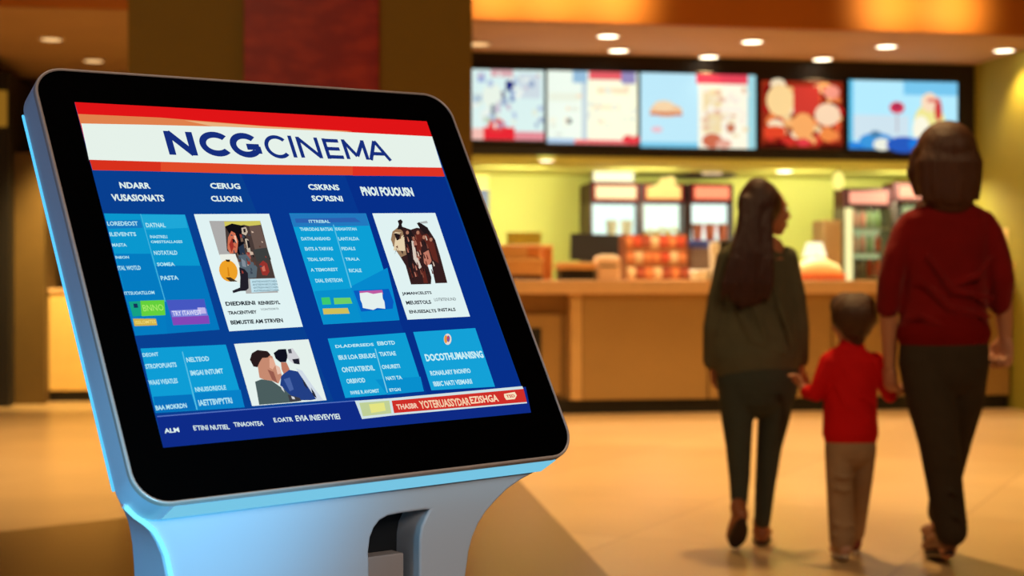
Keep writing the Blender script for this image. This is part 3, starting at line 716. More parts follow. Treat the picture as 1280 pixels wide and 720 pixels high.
# ---- logo lettering built from strokes
NAVY = (22, 46, 124)
def stroke(box, lines, th, arcs=()):
    x0, y0, x1, y1 = box; a = Vector(uv(x0, y0)); b = Vector(uv(x1, y1)); w = b.x-a.x; h = b.y-a.y
    z = lay([a, b]); m = em(NAVY)
    for (ax, ay), (bx, by) in lines:          # unit coords, y down; th in metres
        p = Vector((a.x+ax*w, a.y+ay*h)); q = Vector((a.x+bx*w, a.y+by*h)); d = (q-p).normalized()*1; nn = Vector((-d.y, d.x))*th/2
        dsp.poly([(*(p+nn), z), (*(q+nn), z), (*(q-nn), z), (*(p-nn), z)], m); z -= .00001
    for cx, cy, rx, ry, t0, t1 in arcs:
        N_ = 26; ro = []; ri = []
        for i in range(N_+1):
            t = math.radians(t0+(t1-t0)*i/N_)
            ro.append((a.x+(cx+rx*math.cos(t))*w, a.y+(cy-ry*math.sin(t))*h)); ri.append((a.x+cx*w+(rx*w-th)*math.cos(t), a.y+cy*h-(ry*h-th)*math.sin(t)))
        for i in range(N_): dsp.poly([(*ro[i], z), (*ro[i+1], z), (*ri[i+1], z), (*ri[i], z)], m)
TB, TN = .0092, .0056
def letN(box, th): 
    x0, y0, x1, y1 = box; a = uv(x0, y0); b = uv(x1, y1); k = th/2/(b[0]-a[0])
    stroke(box, [((k, 0), (k, 1)), ((1-k, 0), (1-k, 1)), ((k*1.0, .06), (1-k*1.0, .94))], th)
letN((203, 164.2, 247, 195.2), TB)
stroke((244.5, 165, 290.5, 196.3), [], TB, [(.55, .5, .55, .52, 42, 318)])
stroke((282.5, 166.5, 327.5, 197.7), [((.56, .56), (1.0, .56)), ((.93, .54), (.93, .84))], TB, [(.53, .5, .53, .52, 42, 322)])
stroke((326, 169.5, 363.5, 198.7), [], TN, [(.55, .5, .55, .52, 42, 318)])
stroke((360.5, 170.2, 369, 197.6), [((.5, 0), (.5, 1))], TN)
letN((368, 171.5, 403.5, 198.6), TN)
stroke((401, 173.5, 430, 199.8), [((.1, 0), (.1, 1)), ((0, .1), (.96, .1)), ((0, .5), (.9, .5)), ((0, .9), (1., .9))], TN)
stroke((425, 174.8, 461.5, 200.4), [((.08, 0), (.08, 1)), ((.92, 0), (.92, 1)), ((.08, .08), (.5, .84)), ((.92, .08), (.5, .84))], TN)
stroke((453.5, 175.8, 489, 201.6), [((.47, 0.03), (.05, 1)), ((.47, 0.03), (.95, 1)), ((.22, .67), (.78, .67))], TN)
# ---- column headings
tl(o1, 'NDARR', 275, 470, 428, 506, WHT, .035); tl(o1, 'VUSASIONATS', 235, 530, 497, 570, WHT, .035)
tl(o1, 'CERUG', 728, 474, 878, 508, WHT, .035); tl(o1, 'CLUOSN', 732, 538, 885, 572, WHT, .035)
tl(o2, 'CSKRNS', 258, 480, 413, 514, WHT, .035); tl(o2, "SO'RSNI", 275, 536, 430, 570, WHT, .035)
tl(o2, 'PNOI FOUOUSN', 523, 492, 782, 546, WHT, .05)
# ---- blue schedule cards
CB = (14, 150, 206)
k3 = c4(*o3); k4 = c4(*o4); k5 = c4(*o5); k6 = c4(*o6)
dq([(129, 267), (230.5, 268.5), (273, 412), (167.5, 420)], (10, 150, 204))
dq(k3((45, 65), (218, 60), (230, 100), (60, 105)), (20, 120, 190))
dq(k3((92, 230), (268, 230), (335, 470), (350, 630), (190, 640), (170, 560)), (4, 122, 190))
dq(k3((288, 290), (520, 290), (612, 610), (350, 630), (330, 455)), (4, 118, 188))
dq(k3((224, 35), (440, 35), (455, 100), (240, 110)), (30, 166, 214))
dq(k3((217, 32), (221, 32), (343, 470), (338, 470)), (70, 180, 220))
for s, b in (('LOREDEOST', (52, 66, 205, 92)), ('ILEVENTS', (64, 120, 196, 144)), ('MASTA', (76, 176, 148, 196)), ('INEON', (92, 240, 160, 256)), ('ITAL WOTLD', (104, 288, 218, 314)), ('ITTSUOATLLOM', (136, 416, 286, 436)),
             ('DATNAL', (245, 74, 343, 100)), ('INASTRELI', (266, 136, 352, 154)), ('OMISTEALLASES', (270, 162, 428, 178)), ('NOTATALD', (285, 212, 402, 238)), ('SOMEA', (300, 272, 388, 294)), ('PASTA', (318, 338, 406, 364))):
    tl(o3, s, *b, c=(176, 226, 238), bold=.03)
dq(k3((158, 470), (215, 466), (222, 540), (178, 545)), (20, 160, 130)); dq(k3((215, 466), (335, 462), (341, 538), (222, 543)), (100, 206, 60)); dq(k3((180, 480), (200, 480), (205, 500), (184, 502)), (20, 50, 90))
dq(k3((178, 555), (293, 555), (300, 588), (186, 592)), (206, 176, 70)); tl(o3, 'ISSLOMTES', 190, 562, 292, 582, (236, 214, 120))
tl(o3, 'BNNO', 228, 482, 330, 520, (176, 236, 110), .0)
dq(k3((345, 462), (535, 457), (562, 580), (380, 588)), (70, 86, 190)); dq(k3((372, 545), (556, 540), (562, 580), (380, 588)), (130, 70, 180)); dq(k3((366, 515), (545, 505), (553, 540), (374, 548)), (120, 130, 214))
dq(k3((500, 500), (538, 500), (545, 530), (505, 532)), (190, 180, 230)); tl(o3, 'TRY ITAWEST', 375, 512, 520, 542, (216, 214, 244), .03)
# card C
dq([(360.5, 267), (456.5, 267), (498, 400.5), (402.8, 406)], (12, 158, 212))
dq(k4((82, 30), (465, 28), (482, 90), (104, 96)), (34, 120, 190)); dq(k4((110, 55), (410, 50), (440, 72), (116, 76)), (44, 96, 176))
dq(k4((388, 395), (572, 300), (632, 560), (440, 572)), (6, 136, 204))
dq(k4((205, 418), (390, 404), (445, 572), (252, 583)), (8, 142, 202))
dq(k4((300, 85), (305, 85), (394, 400), (388, 400)), (90, 190, 226))
for s, b in (('ITTREBAL', (180, 60, 285, 78)), ('THIRODAS BATSAI', (135, 98, 298, 118)), ('DATHLANSAND', (142, 145, 288, 165)), ('EHTS A TARVAS', (160, 195, 300, 216)), ('TIDAL SASTDA', (173, 248, 303, 268)), ('A TEMOREST', (188, 300, 325, 320)), ('DIAL EVETEON', (212, 352, 346, 375)),
             ('IDEASATSTAN', (312, 98, 418, 116)), ('LANTALDA', (328, 145, 430, 165)), ('FIDALS', (343, 195, 412, 215)), ('TRALA', (362, 248, 432, 266)), ('RICALE', (380, 303, 442, 325))):
    tl(o4, s, *b, c=(176, 228, 240), bold=.03)
dq(k4((240, 450), (282, 448), (290, 484), (246, 486)), (60, 200, 110)); dq(k4((302, 452), (385, 450), (396, 480), (306, 484)), (110, 206, 100))
dq(k4((247, 505), (372, 502), (382, 530), (252, 534)), (206, 190, 90))
dq(k4((402, 415), (578, 406), (602, 470), (598, 505), (440, 520)), (10, 90, 190))
dq(k4((430, 418), (545, 412), (550, 432), (438, 440)), (190, 90, 160)); dq(k4((432, 428), (470, 424), (500, 432), (545, 425), (548, 455), (556, 470), (560, 506), (520, 502), (500, 512), (448, 502), (444, 480), (436, 462)), (226, 238, 236))
# ---- white card B with poster
CW_ = (222, 240, 240)
dq([(241.5, 268), (335.5, 267.5), (377.2, 408.8), (285, 414.5)], CW_)
dq(k3((562, 66), (818, 66), (893, 355), (905, 424), (745, 430), (720, 300), (612, 236)), (172, 170, 168))
dq(k3((640, 80), (820, 78), (890, 352), (745, 356), (700, 250), (650, 215)), (72, 58, 54))
dq(k3((760, 90), (818, 90), (850, 200), (790, 210)), (104, 84, 76)); dq(k3((780, 210), (850, 200), (870, 260), (800, 270)), (60, 62, 60))
dq(k3((636, 70), (815, 66), (820, 86), (760, 92), (735, 86), (700, 94), (660, 88), (640, 96)), (206, 196, 90))
dq(k3((640, 95), (675, 80), (735, 92), (742, 150), (720, 232), (700, 240), (690, 170), (655, 120)), (16, 14, 20))
dq(k3((655, 150), (672, 118), (690, 128), (706, 170), (700, 225), (665, 232), (652, 205)), (206, 110, 80)); dq(k3((660, 185), (676, 150), (684, 196), (672, 226)), (160, 50, 40)); dq(k3((684, 140), (694, 142), (700, 176), (690, 180)), (240, 190, 160))
dq(k3((722, 102), (745, 98), (754, 122), (745, 140), (725, 132)), (196, 180, 160)); dq(k3((730, 108), (742, 106), (744, 124), (734, 126)), (40, 30, 30))
dq(k3((738, 150), (756, 160), (770, 230), (762, 260), (748, 205)), (196, 180, 160)); dq(k3((706, 200), (735, 180), (740, 240), (715, 235)), (40, 52, 70))
dq(k3((748, 160), (760, 170), (766, 200), (755, 205)), (30, 26, 30)); dq(k3((745, 225), (765, 235), (775, 280), (758, 285)), (160, 90, 80))
dq(k3((706, 240), (745, 235), (800, 300), (795, 352), (745, 356), (715, 320)), (86, 100, 110)); dq(k3((720, 255), (740, 270), (745, 300), (725, 296)), (130, 140, 150))
dq(k3((810, 285), (830, 265), (850, 280), (862, 320), (850, 340), (826, 338)), (150, 50, 44)); dq(k3((822, 300), (836, 290), (842, 318), (828, 320)), (206, 110, 90))
dq(k3((612, 236), (690, 233), (712, 300), (712, 380), (640, 352)), (232, 236, 226))
cx, cy = 655, 318; dq(k3(*[(cx+46*math.cos(a*.3142)+6*math.sin(a*.3142), cy+54*math.sin(a*.3142)) for a in range(20)]), (236, 160, 40)); dq(k3((640, 262), (664, 262), (660, 274), (646, 272)), (60, 40, 20)); dq(k3((640, 352), (664, 350), (700, 372), (664, 372)), (70, 50, 30)); dq(k3((650, 300), (655, 300), (662, 345), (652, 345)), (210, 130, 20))
dq(k3((708, 300), (735, 310), (752, 330), (756, 405), (742, 418), (712, 420), (678, 430), (674, 418), (712, 402), (714, 350)), (34, 30, 40))
for i in range(46):
    x, y = random.uniform(650, 850), random.uniform(100, 330)
    if x < 640+(y-80)*.3 or x > 815+(y-80)*.25-14: continue
    w_, h_ = random.uniform(4, 14), random.uniform(6, 20)
    dq(k3((x, y), (x+w_, y+3), (x+w_+4, y+h_), (x+3, y+h_+2)), random.choice([(30, 26, 28), (120, 96, 80), (206, 180, 160), (150, 60, 50), (60, 70, 84), (90, 60, 50)]))
dq(k3((762, 360), (893, 356), (906, 418), (770, 428)), (190, 222, 232))
for i in range(4): tl(o3, 'ANTREIWARSTLNEN', 772+i*3, 366+i*15, 896+i*3, 378+i*15, (60, 100, 120), .0)
for s, b in (('DIEDRENI', (642, 466, 790, 490)), ('RENREDYL', (806, 464, 914, 486)), ('TRACENTHEY', (654, 513, 798, 534)), ('VONTIORTI', (818, 501, 906, 513)), ('BEMUSTIE AM STRVEN', (667, 556, 928, 581))):
    tl(o3, s, *b, c=(26, 34, 44), bold=.04 if 'VONT' not in s else .0)
# ---- white card D with a group of people
dq([(464.5, 267), (543.2, 266.5), (586.3, 396), (508, 400)], CW_)
dk, mr, cr, pk = (34, 24, 26), (96, 40, 32), (190, 160, 120), (190, 120, 100)
dq(k4((600, 130), (640, 92), (690, 110), (720, 100), (780, 110), (812, 160), (836, 240), (872, 376), (812, 378), (795, 300), (790, 382), (690, 384), (664, 290), (640, 250), (600, 190)), (52, 30, 30))
dq(k4((598, 120), (628, 96), (650, 120), (668, 235), (640, 248), (606, 200), (590, 160)), (150, 120, 90))
for i in range(12): dq(k4(*[(x+random.uniform(596, 650), y+random.uniform(110, 225)) for x, y in ((0, 0), (13, 3), (10, 15), (-2, 9))]), random.choice([dk, (226, 206, 170), (110, 70, 50)]))
dq(k4((624, 66), (640, 58), (650, 70), (644, 84), (650, 110), (622, 108), (630, 84)), dk)
dq(k4((720, 78), (732, 72), (775, 100), (786, 130), (770, 140), (740, 110)), dk); dq(k4((735, 72), (770, 66), (776, 78), (745, 80)), (170, 176, 176))
dq(k4((668, 120), (684, 112), (700, 140), (690, 240), (700, 370), (676, 300), (662, 180)), dk)
dq(k4((690, 170), (700, 165), (716, 240), (740, 300), (730, 310), (700, 260)), (214, 200, 186)); dq(k4((712, 130), (730, 120), (745, 150), (736, 230), (716, 220)), mr)
dq(k4((742, 140), (770, 130), (806, 180), (830, 280), (800, 260), (775, 190)), mr); dq(k4((748, 230), (775, 215), (790, 270), (772, 300), (752, 280)), pk)
dq(k4((770, 290), (790, 288), (806, 378), (796, 378)), CW_); dq(k4((738, 300), (755, 310), (772, 380), (750, 380)), mr)
for x, y in ((670, 128), (722, 128), (752, 152), (790, 160), (700, 158)): dq(k4(*[(x+8*math.cos(a*.785), y+10*math.sin(a*.785)) for a in range(8)]), (176, 120, 96))
for i in range(60): 
    x, y = random.uniform(665, 820), random.uniform(130, 330)
    if x > 752+(y-100)*.32: continue
    if x < 625+(y-100)*.25: continue
    x, y = x, y; dq(k4((x, y), (x+5, y+4), (x+12, y+24), (x+6, y+26)), random.choice([mr, mr, pk, dk, dk, (214, 190, 170), (130, 70, 56)]))
for s, b in (('JAMANCELSTS', (645, 418, 793, 440)), ('MEUISTOLS', (665, 462, 790, 485)), ('LOTBTENUND', (806, 449, 914, 467)), ('ENUSESALTS', (681, 508, 816, 528)), ('INSTALS', (824, 500, 912, 520))):
    tl(o4, s, *b, c=(30, 36, 48), bold=.035 if 'LOTB' not in s else 0)
# ---- card E
dq([(174, 436), (280.7, 431), (304, 509.5), (192.8, 516.6)], (14, 154, 208))
dq(k5((118, 385), (310, 373), (335, 452), (132, 466)), (6, 112, 184)); dq(k5((322, 366), (555, 350), (575, 438), (340, 452)), (8, 128, 196)); dq(k5((262, 160), (267, 160), (340, 450), (334, 450)), (90, 190, 224))
for s, b in (('DEONT', (66, 163, 145, 186)), ('STROPOPUASTS', (80, 215, 235, 244)), ('WAAS VVEATLES', (95, 295, 240, 325)), ('BAA MOKRDN', (130, 421, 285, 450)),
             ('NELTEOD', (285, 183, 398, 212)), ('IMGAI INTUMT', (305, 246, 468, 277)), ('NNUISOREOLE', (328, 330, 482, 358)), ('IAETTBVPYTRI', (345, 392, 512, 428))):
    tl(o5, s, *b, c=(178, 228, 240), bold=.03)
# ---- white card F with two men
dq([(291, 430.3), (384, 424.5), (406.4, 500.6), (313.2, 508)], (226, 238, 232))
dq(k5((628, 310), (660, 298), (712, 306), (760, 340), (830, 385), (850, 408), (800, 414), (648, 426)), (74, 92, 92))
dq(k5((640, 225), (660, 190), (700, 175), (716, 185), (722, 225), (752, 240), (762, 280), (745, 320), (712, 306), (672, 300), (650, 290)), (196, 136, 110))
dq(k5((602, 200), (612, 168), (640, 152), (690, 158), (706, 176), (690, 190), (664, 192), (650, 214), (640, 238), (620, 235)), (40, 26, 26))
dq(k5((700, 190), (720, 196), (730, 226), (716, 250), (700, 240)), (226, 170, 144)); dq(k5((690, 250), (720, 262), (740, 320), (712, 300)), (150, 90, 76)); dq(k5((728, 225), (750, 238), (758, 270), (740, 275)), (230, 190, 170))
dq(k5((757, 285), (790, 250), (850, 262), (905, 320), (950, 395), (905, 404), (850, 404), (800, 376), (752, 330)), (34, 62, 130))
dq(k5((830, 244), (862, 256), (920, 340), (968, 404), (935, 404), (880, 320)), (206, 216, 226)); dq(k5((860, 290), (880, 320), (890, 350), (872, 330)), (40, 44, 60)); dq(k5((905, 340), (925, 370), (935, 395), (915, 380)), (40, 44, 60))
dq(k5((756, 214), (784, 215), (800, 250), (770, 272), (760, 250)), (190, 120, 96))
dq(k5((720, 168), (745, 150), (782, 148), (790, 185), (782, 214), (752, 214), (730, 196)), (16, 16, 30))
dq(k5((790, 150), (815, 144), (852, 198), (850, 226), (815, 220), (788, 196)), (206, 206, 210)); dq(k5((812, 200), (846, 196), (850, 226), (822, 222)), (30, 30, 44)); dq(k5((790, 150), (806, 148), (812, 170), (796, 170)), (80, 80, 90))
dq(k5((790, 376), (850, 392), (858, 408), (800, 412)), (60, 60, 66)); dq(k5((806, 384), (822, 388), (826, 400), (812, 398)), (214, 214, 214))
dq(k5((770, 300), (800, 290), (820, 350), (800, 360)), (70, 96, 160)); dq(k5((752, 330), (764, 338), (775, 366), (760, 350)), (214, 214, 214))
# ---- card G, H
dq([(408, 423.6), (505, 416.2), (528.3, 489.6), (429.7, 498)], (14, 156, 210)); dq(k6((350, 300), (575, 285), (592, 358), (410, 376)), (8, 142, 204)); dq(k6((346, 145), (351, 145), (412, 365), (407, 365)), (130, 206, 230))
for s, b in (('DLADERSEDS', (150, 120, 342, 138)), ('IBUI LOA EREUDE', (165, 171, 350, 199)), ('ONTIATIRIDIL', (182, 230, 345, 262)), ('ORBIVOD', (205, 291, 298, 320)), ('IWRE R AVOMST', (225, 350, 368, 372)),
             ('EIBOTD', (360, 105, 448, 129)), ('TIATIAE', (370, 158, 452, 183)), ('ONURETI', (382, 222, 472, 247)), ('NATI TA', (402, 280, 482, 303)), ('ETGAI', (420, 341, 475, 360))):
    tl(o6, s, *b, c=(190, 232, 240), bold=.03)
dq([(515, 415.4), (592.6, 410.4), (617.1, 483.8), (537.5, 488.4)], (20, 160, 214))
el = lambda cx, cy, rx, ry: k6(*[(cx+rx*math.cos(a*.3142), cy+ry*math.sin(a*.3142)) for a in range(20)])
dq(el(712, 98, 19, 28), (230, 214, 206)); dq(el(703, 98, 8, 20), (230, 150, 60)); dq(el(715, 96, 8, 16), (120, 90, 160)); dq(el(713, 92, 4, 7), (214, 60, 60))
tl(o6, 'DOCOTHUMANISNG', 600, 160, 888, 204, (200, 238, 244), .04); tl(o6, 'RONAILARY INONFIO', 625, 247, 825, 276, (196, 236, 244), .03); tl(o6, 'IBBIC NATI VEIMARII', 640, 300, 832, 330, (196, 236, 244), .03)
# ---- bottom bar
dq([(193, 520), (447, 500.5), (655.5, 484), (662, 516), (202, 560)], (14, 42, 132))
dq([(194, 520.6), (447, 500.5), (447, 501.5), (194.3, 521.8)], (90, 120, 196))
tl(o5, 'ALM', 172, 540, 246, 568, WHT, .03); tl(o5, "E'TINI NUTIEL", 318, 524, 498, 554, WHT, .02, 1.5); tl(o5, 'TINAONTEA', 520, 508, 668, 536, WHT, .02, 1.6)
tl(o5, 'E.OATR', 720, 487, 815, 514, WHT, .02, 1.2); tl(o5, 'EVIA INIEVEVYIEI', 830, 472, 1050, 506, WHT, .02, 2.6)
dq([(441.5, 501.6), (487, 498.2), (651, 483.2), (652.5, 486.4), (657, 504.5), (491, 519.6), (450.4, 524.4)], (206, 224, 226))
dq([(487.5, 501.5), (652.5, 486.6), (656.6, 503), (490.5, 517)], (204, 46, 40))
dq([(447, 504.2), (484.5, 501.2), (487.3, 517.2), (451.5, 521)], (190, 206, 150)); dq([(459, 506), (478, 504), (480, 514), (462, 517)], (226, 226, 130))
tl(o6, 'THASBR', 455, 418, 560, 450, (246, 206, 180), .03, 2); tl(o6, 'YOTERUASSYDAR', 570, 394, 820, 442, (246, 206, 170), .03, 4.5); tl(o6, 'EZISHGA', 822, 376, 962, 420, (250, 214, 180), .03, 3)
dq(k6((992, 372), (1046, 362), (1056, 380), (1046, 398), (1004, 402), (994, 388)), (244, 226, 190)); tl(o6, 'TSD', 1003, 374, 1046, 392, (204, 46, 40), .03)
dsp.build('display', None, kiosk, HM)

# ---- LED strips on the head
CY1 = (84, 200, 250)
def strip(pts, r, name, m, xf, flat=None):
    b = MB(); b.tube(pts, [r]*len(pts), n=10); return b.build(name, m, kiosk, xf)
edge = [(X0-.0004+(.004 if y < Y0+R else 0), y, T_-.003) for y in (Y0+R, .1, .2, .3, .4, Y1-R)]
strip([(x, y, z) for x, y, z in edge], .0017, 'led_strip', em((90, 200, 255), 1.15), HM)
pts = []
# lower face diffuser band
b = MB(); zz0, zz1 = .008, T_-.006
b.box(X0+R+.004, X1-R*.8, Y1-.002, Y1+.0006, zz0, zz1, bev=.0005)
b.build('lower_light_diffuser', em((118, 196, 226), 1.0), kiosk, HM)
# ---- pedestal: flared sculpted neck with slot, built as a 2D outline with thickness
right = [(.300, .022), (.2909, .0143), (.2676, .0065), (.2473, -.0004), (.2250, -.0110), (.2074, -.0232), (.1900, -.0370), (.1775, -.0515), (.1680, -.0680), (.1622, -.0858), (.1571, -.1158), (.1545, -.17), (.154, -.26)]
left = [(-.3090, .012), (-.2990, .002), (-.2880, -.0060), (-.2770, -.0160), (-.2690, -.0290), (-.2620, -.0449), (-.2570, -.0676), (-.2540, -.11), (-.253, -.17), (-.253, -.26)]
zb = -PA.z
low = [(.154, zb+.12), (.17, zb+.05), (.20, zb+.0), (-.30, zb+.0), (-.27, zb+.05), (-.253, zb+.12)]
outline = [(-.300, .030), (.300, .040)]+right+low+left[::-1]
slot = [(.0105, -.32), (.0105, -.085), (.0098, -.0694), (.0125, -.0520), (.0180, -.0410), (.0260, -.0330), (.0380, -.0285), (.0574, -.0271), (.0936, -.0262), (.1010, -.0262), (.0950, -.0350), (.0885, -.0460), (.0856, -.0600), (.0851, -.0800), (.0851, -.32)]
def extr(name, outl, hole, z0, z1, bev, m):
    cu = bpy.data.curves.new(name, 'CURVE'); cu.dimensions = '2D'; cu.fill_mode = 'BOTH'
    for pts in (outl, hole):
        if not pts: continue
        sp = cu.splines.new('POLY'); sp.points.add(len(pts)-1)
        for p, q in zip(sp.points, pts): p.co = (q[0], q[1], 0, 1)
        sp.use_cyclic_u = True
    cu.extrude = (z1-z0)/2-bev; cu.bevel_depth = bev; cu.bevel_resolution = 3; cu.offset = -bev
    o = bpy.data.objects.new(name, cu); COL.objects.link(o)
    dg = bpy.context.evaluated_depsgraph_get(); dg.update()
    me = bpy.data.meshes.new_from_object(o.evaluated_get(dg)); bpy.data.objects.remove(o)
    # curve (x,y,z) -> pedestal (x, back, z)
    R_ = Matrix(((1, 0, 0, 0), (0, 0, 1, (z0+z1)/2), (0, 1, 0, 0), (0, 0, 0, 1)))
    me.transform(PM @ R_); me.name = name
    me.materials.clear(); me.materials.append(m)
    bm = bmesh.new(); bm.from_mesh(me); bmesh.ops.remove_doubles(bm, verts=bm.verts, dist=1e-5); bmesh.ops.recalc_face_normals(bm, faces=bm.faces); bm.to_mesh(me); bm.free()
    n = bpy.data.objects.new(name, me); COL.objects.link(n); n.parent = kiosk
    me.polygons.foreach_set('use_smooth', [True]*len(me.polygons))
    e = n.modifiers.new('n', 'WEIGHTED_NORMAL'); 
    me.set_sharp_from_angle(angle=math.radians(35))
    return n
ped = extr('pedestal', outline, slot, .0, .09, .0035, M_SHELL)
PI_ = PM.inverted()
for v in ped.data.vertices:                      # the back edge of the flare is narrower than the front one
    q = PI_ @ v.co
    if q.x < -.254 and q.z > -.3:
        q.x += (-q.x-.254)/.055*.05*.7*max(0, q.y)/.09; v.co = PM @ q
MB().box(.0, .105, .052, .088, -.36, -.02, bev=.002).build('slot_back', mat('slot_black', (6, 7, 9), .5), kiosk, PM)
MB().box(.0112, .0775, .024, .0515, -.31, -.081, bev=.002).build('ticket_tray', mat('grey_beige_tray', (176, 160, 150), .5), kiosk, PM)
ep = [(x+.0045, -.0022, z) for x, z in left]
strip([(x, y, z) for x, y, z in ep], .003, 'led_strip', em((130, 235, 255), 1.15), PM)
MB().box(-.33, .23, -.1, .28, zb, zb+.02, bev=.006).build('base_plate', mat('steel_base_plate', (110, 110, 112), .4, metal=.6), kiosk, PM)
# ================================================================ PEOPLE
M_SKIN = mat('warm_skin', (206, 140, 102), .55, noise=.03)
def hair_mat(name, col):
    m = mat(name, col, .5, noise=.12, scale=30)
    nt = m.node_tree; N = nt.nodes; L = nt.links; b = N['Principled BSDF']
    tc = N.new('ShaderNodeTexCoord'); mp = N.new('ShaderNodeMapping'); mp.inputs['Scale'].default_value = (60, 60, 3)
    nz = N.new('ShaderNodeTexNoise'); nz.inputs['Scale'].default_value = 2.; L.new(tc.outputs['Object'], mp.inputs['Vector']); L.new(mp.outputs['Vector'], nz.inputs['Vector'])
    bp = N.new('ShaderNodeBump'); bp.inputs['Strength'].default_value = .8; bp.inputs['Distance'].default_value = .01
    L.new(nz.outputs['Fac'], bp.inputs['Height']); L.new(bp.outputs['Normal'], b.inputs['Normal']); return m
class Fig:
    def __init__(s, D): s.D = D; s.S = FPX/D
    def P(s, px, py, d=0.):            # point seen at (px,py) on the figure's own plane, then pushed back by d
        return Vector(((px-CX)/s.S, s.D+d, CAMZ+(CY-py)/s.S))
    def rings(s, mb, rows, n=24):      # rows: (y, x0, x1, depth radius, d)
        pts = [s.P((x0+x1)/2, y, d) for y, x0, x1, r, d in rows]
        mb.tube(pts, [((x1-x0)/2/s.S, r) for y, x0, x1, r, d in rows], n=n, lat=(1, 0, 0))
def head(mb, c, yaw, k, pitch=0.):
    """skull, face, nose, ears, jaw, neck root; yaw: 0 faces +Y (away), -90 faces +X"""
    R = Matrix.Rotation(yaw, 4, 'Z') @ Matrix.Rotation(pitch, 4, 'X')
    f = lambda x, y, z: c + (R @ Vector((x, y, z)))*k
    R3 = R.to_3x3()
    mb.ell(f(0, -.012, .02), (.074*k, .092*k, .088*k), M=R3)         # cranium
    mb.ell(f(0, .022, -.03), (.058*k, .066*k, .078*k), M=R3)         # face
    mb.ell(f(0, .05, -.088), (.032*k, .03*k, .024*k), M=R3)          # chin
    mb.tube([f(0, .082, .0), f(0, .104, -.03), f(0, .088, -.04)], [.009*k, .013*k, .012*k], n=10)   # nose
    mb.ell(f(0, .088, -.062), (.022*k, .009*k, .006*k), M=R3); mb.ell(f(0, .086, -.073), (.019*k, .009*k, .006*k), M=R3)
    mb.tube([f(-.04, .072, .022), f(0, .084, .026), f(.04, .072, .022)], [.009*k]*3, n=8)          # brow
    for s in (-1, 1):
        mb.ell(f(s*.073, -.002, -.012), (.009*k, .018*k, .03*k), M=R3)
        mb.ell(f(s*.036, .064, -.034), (.02*k, .018*k, .018*k), M=R3)
    return f, R3
def eyes(f, k, parent, XF, R3):
    for s in (-1, 1):
        e = MB(); e.ell(f(s*.03, .073, .004), (.012*k, .01*k, .009*k), n=12); o = e.build('eye', mat('eye_white', (236, 230, 224), .3), parent, XF)
        p = MB(); p.ell(f(s*.03, .082, .004), (.005*k, .003*k, .005*k), n=10); p.build('iris', mat('dark_iris', (40, 24, 14), .2), o)
        for v in o.children[0].data.vertices: v.co = XF @ v.co
def hand(mb, wrist, d, side, nrm, k=1., curl=.5, thumb=1):
    """d: finger direction, side: towards the thumb, nrm: palm-side normal (fingers curl towards it)"""
    d = Vector(d).normalized(); side = Vector(side); side = (side-d*side.dot(d)).normalized(); nrm = Vector(nrm); nrm = (nrm-d*nrm.dot(d)-side*nrm.dot(side)).normalized()
    w = Vector(wrist)
    pts = [w, w+d*.035*k, w+d*.07*k, w+d*.088*k]
    mb.tube(pts, [(.024*k, .018*k), (.036*k, .017*k), (.04*k, .015*k), (.038*k, .012*k)], n=14, lat=side)
    for i, (o, L_) in enumerate(((.029, .070), (.010, .080), (-.010, .074), (-.028, .058))):
        p = w+d*.084*k+side*o*k; a = 0; pp = [p-d*.02*k]; rr = [.0092*k]
        dd = d
        for j, fr in enumerate((.42, .32, .26)):
            a += curl*(.7, 1., .8)[j]*(1+.08*i)
            dd = d*math.cos(a)+nrm*math.sin(a)
            pp.append(p); rr.append((.0092, .0086, .0078)[j]*k); p = p+dd*L_*fr*k
        pp.append(p); rr.append(.007*k)
        mb.tube(pp, rr, n=10)
    t0 = w+d*.02*k+side*.02*k; t1 = w+d*.05*k+side*.045*k+nrm*.008*k; t2 = w+d*.074*k+side*(.05-.012*curl)*k+nrm*.022*k; t3 = w+d*.095*k+side*(.048-.03*curl)*k+nrm*.034*k
    mb.tube([t0, t1, t2, t3], [.013*k, .0115*k, .0095*k, .008*k], n=10)
def shoe(name, parent, XF, heel, toe, k, m, msole, lift=0.):
    """heel, toe: world points under the sole"""
    h = Vector(heel); t = Vector(toe); d = (t-h).normalized(); L = (t-h).length
    side = Vector((d.y, -d.x, 0)).normalized(); up = side.cross(d).normalized()
    if up.z < 0: up = -up
    mb = MB(); q = lambda a, u: h+d*L*a+up*u*k
    mb.tube([q(.09, .045), q(.3, .05), q(.55, .043), q(.78, .034), q(.93, .028)], [(.034*k, .036*k), (.038*k, .04*k), (.044*k, .034*k), (.046*k, .026*k), (.034*k, .018*k)], n=16, lat=side)
    mb.tube([q(.12, .05), q(.14, .1)], [(.036*k, .036*k), (.038*k, .038*k)], n=16, lat=side)
    mb.tube([q(.2, .06), q(.22, .1)], [(.034*k, .04*k), (.034*k, .04*k)], n=16, lat=side)
    o = remesh(mb, 'shoe', m, parent, .006, 4, XF)
    s = MB(); n = 22; vs = []
    for z in (0, .018*k):
        for i in range(n):
            a = 2*math.pi*i/n; x = .5+.5*math.cos(a); wv = (.03+.018*x)*k*math.sin(a)
            vs.append(h+d*L*(x*1.0)+side*wv+up*z)
    s.add(vs, [[i, (i+1) % n, n+(i+1) % n, n+i] for i in range(n)]+[list(range(n)), list(range(n, 2*n))]); so = s.build('sole', msole, o, XF)
    l = MB()
    for a in (.42, .5, .58): l.tube([q(a, .075-(a-.42)*.1)-side*.02*k, q(a, .08-(a-.42)*.1), q(a, .075-(a-.42)*.1)+side*.02*k], [.0035*k]*3, n=8)
    l.build('laces', mat('shoe_lace', (200, 180, 150), .7), o, XF)
    return o
def cuff_tube(mb, P, R): mb.tube(P, R, n=16)

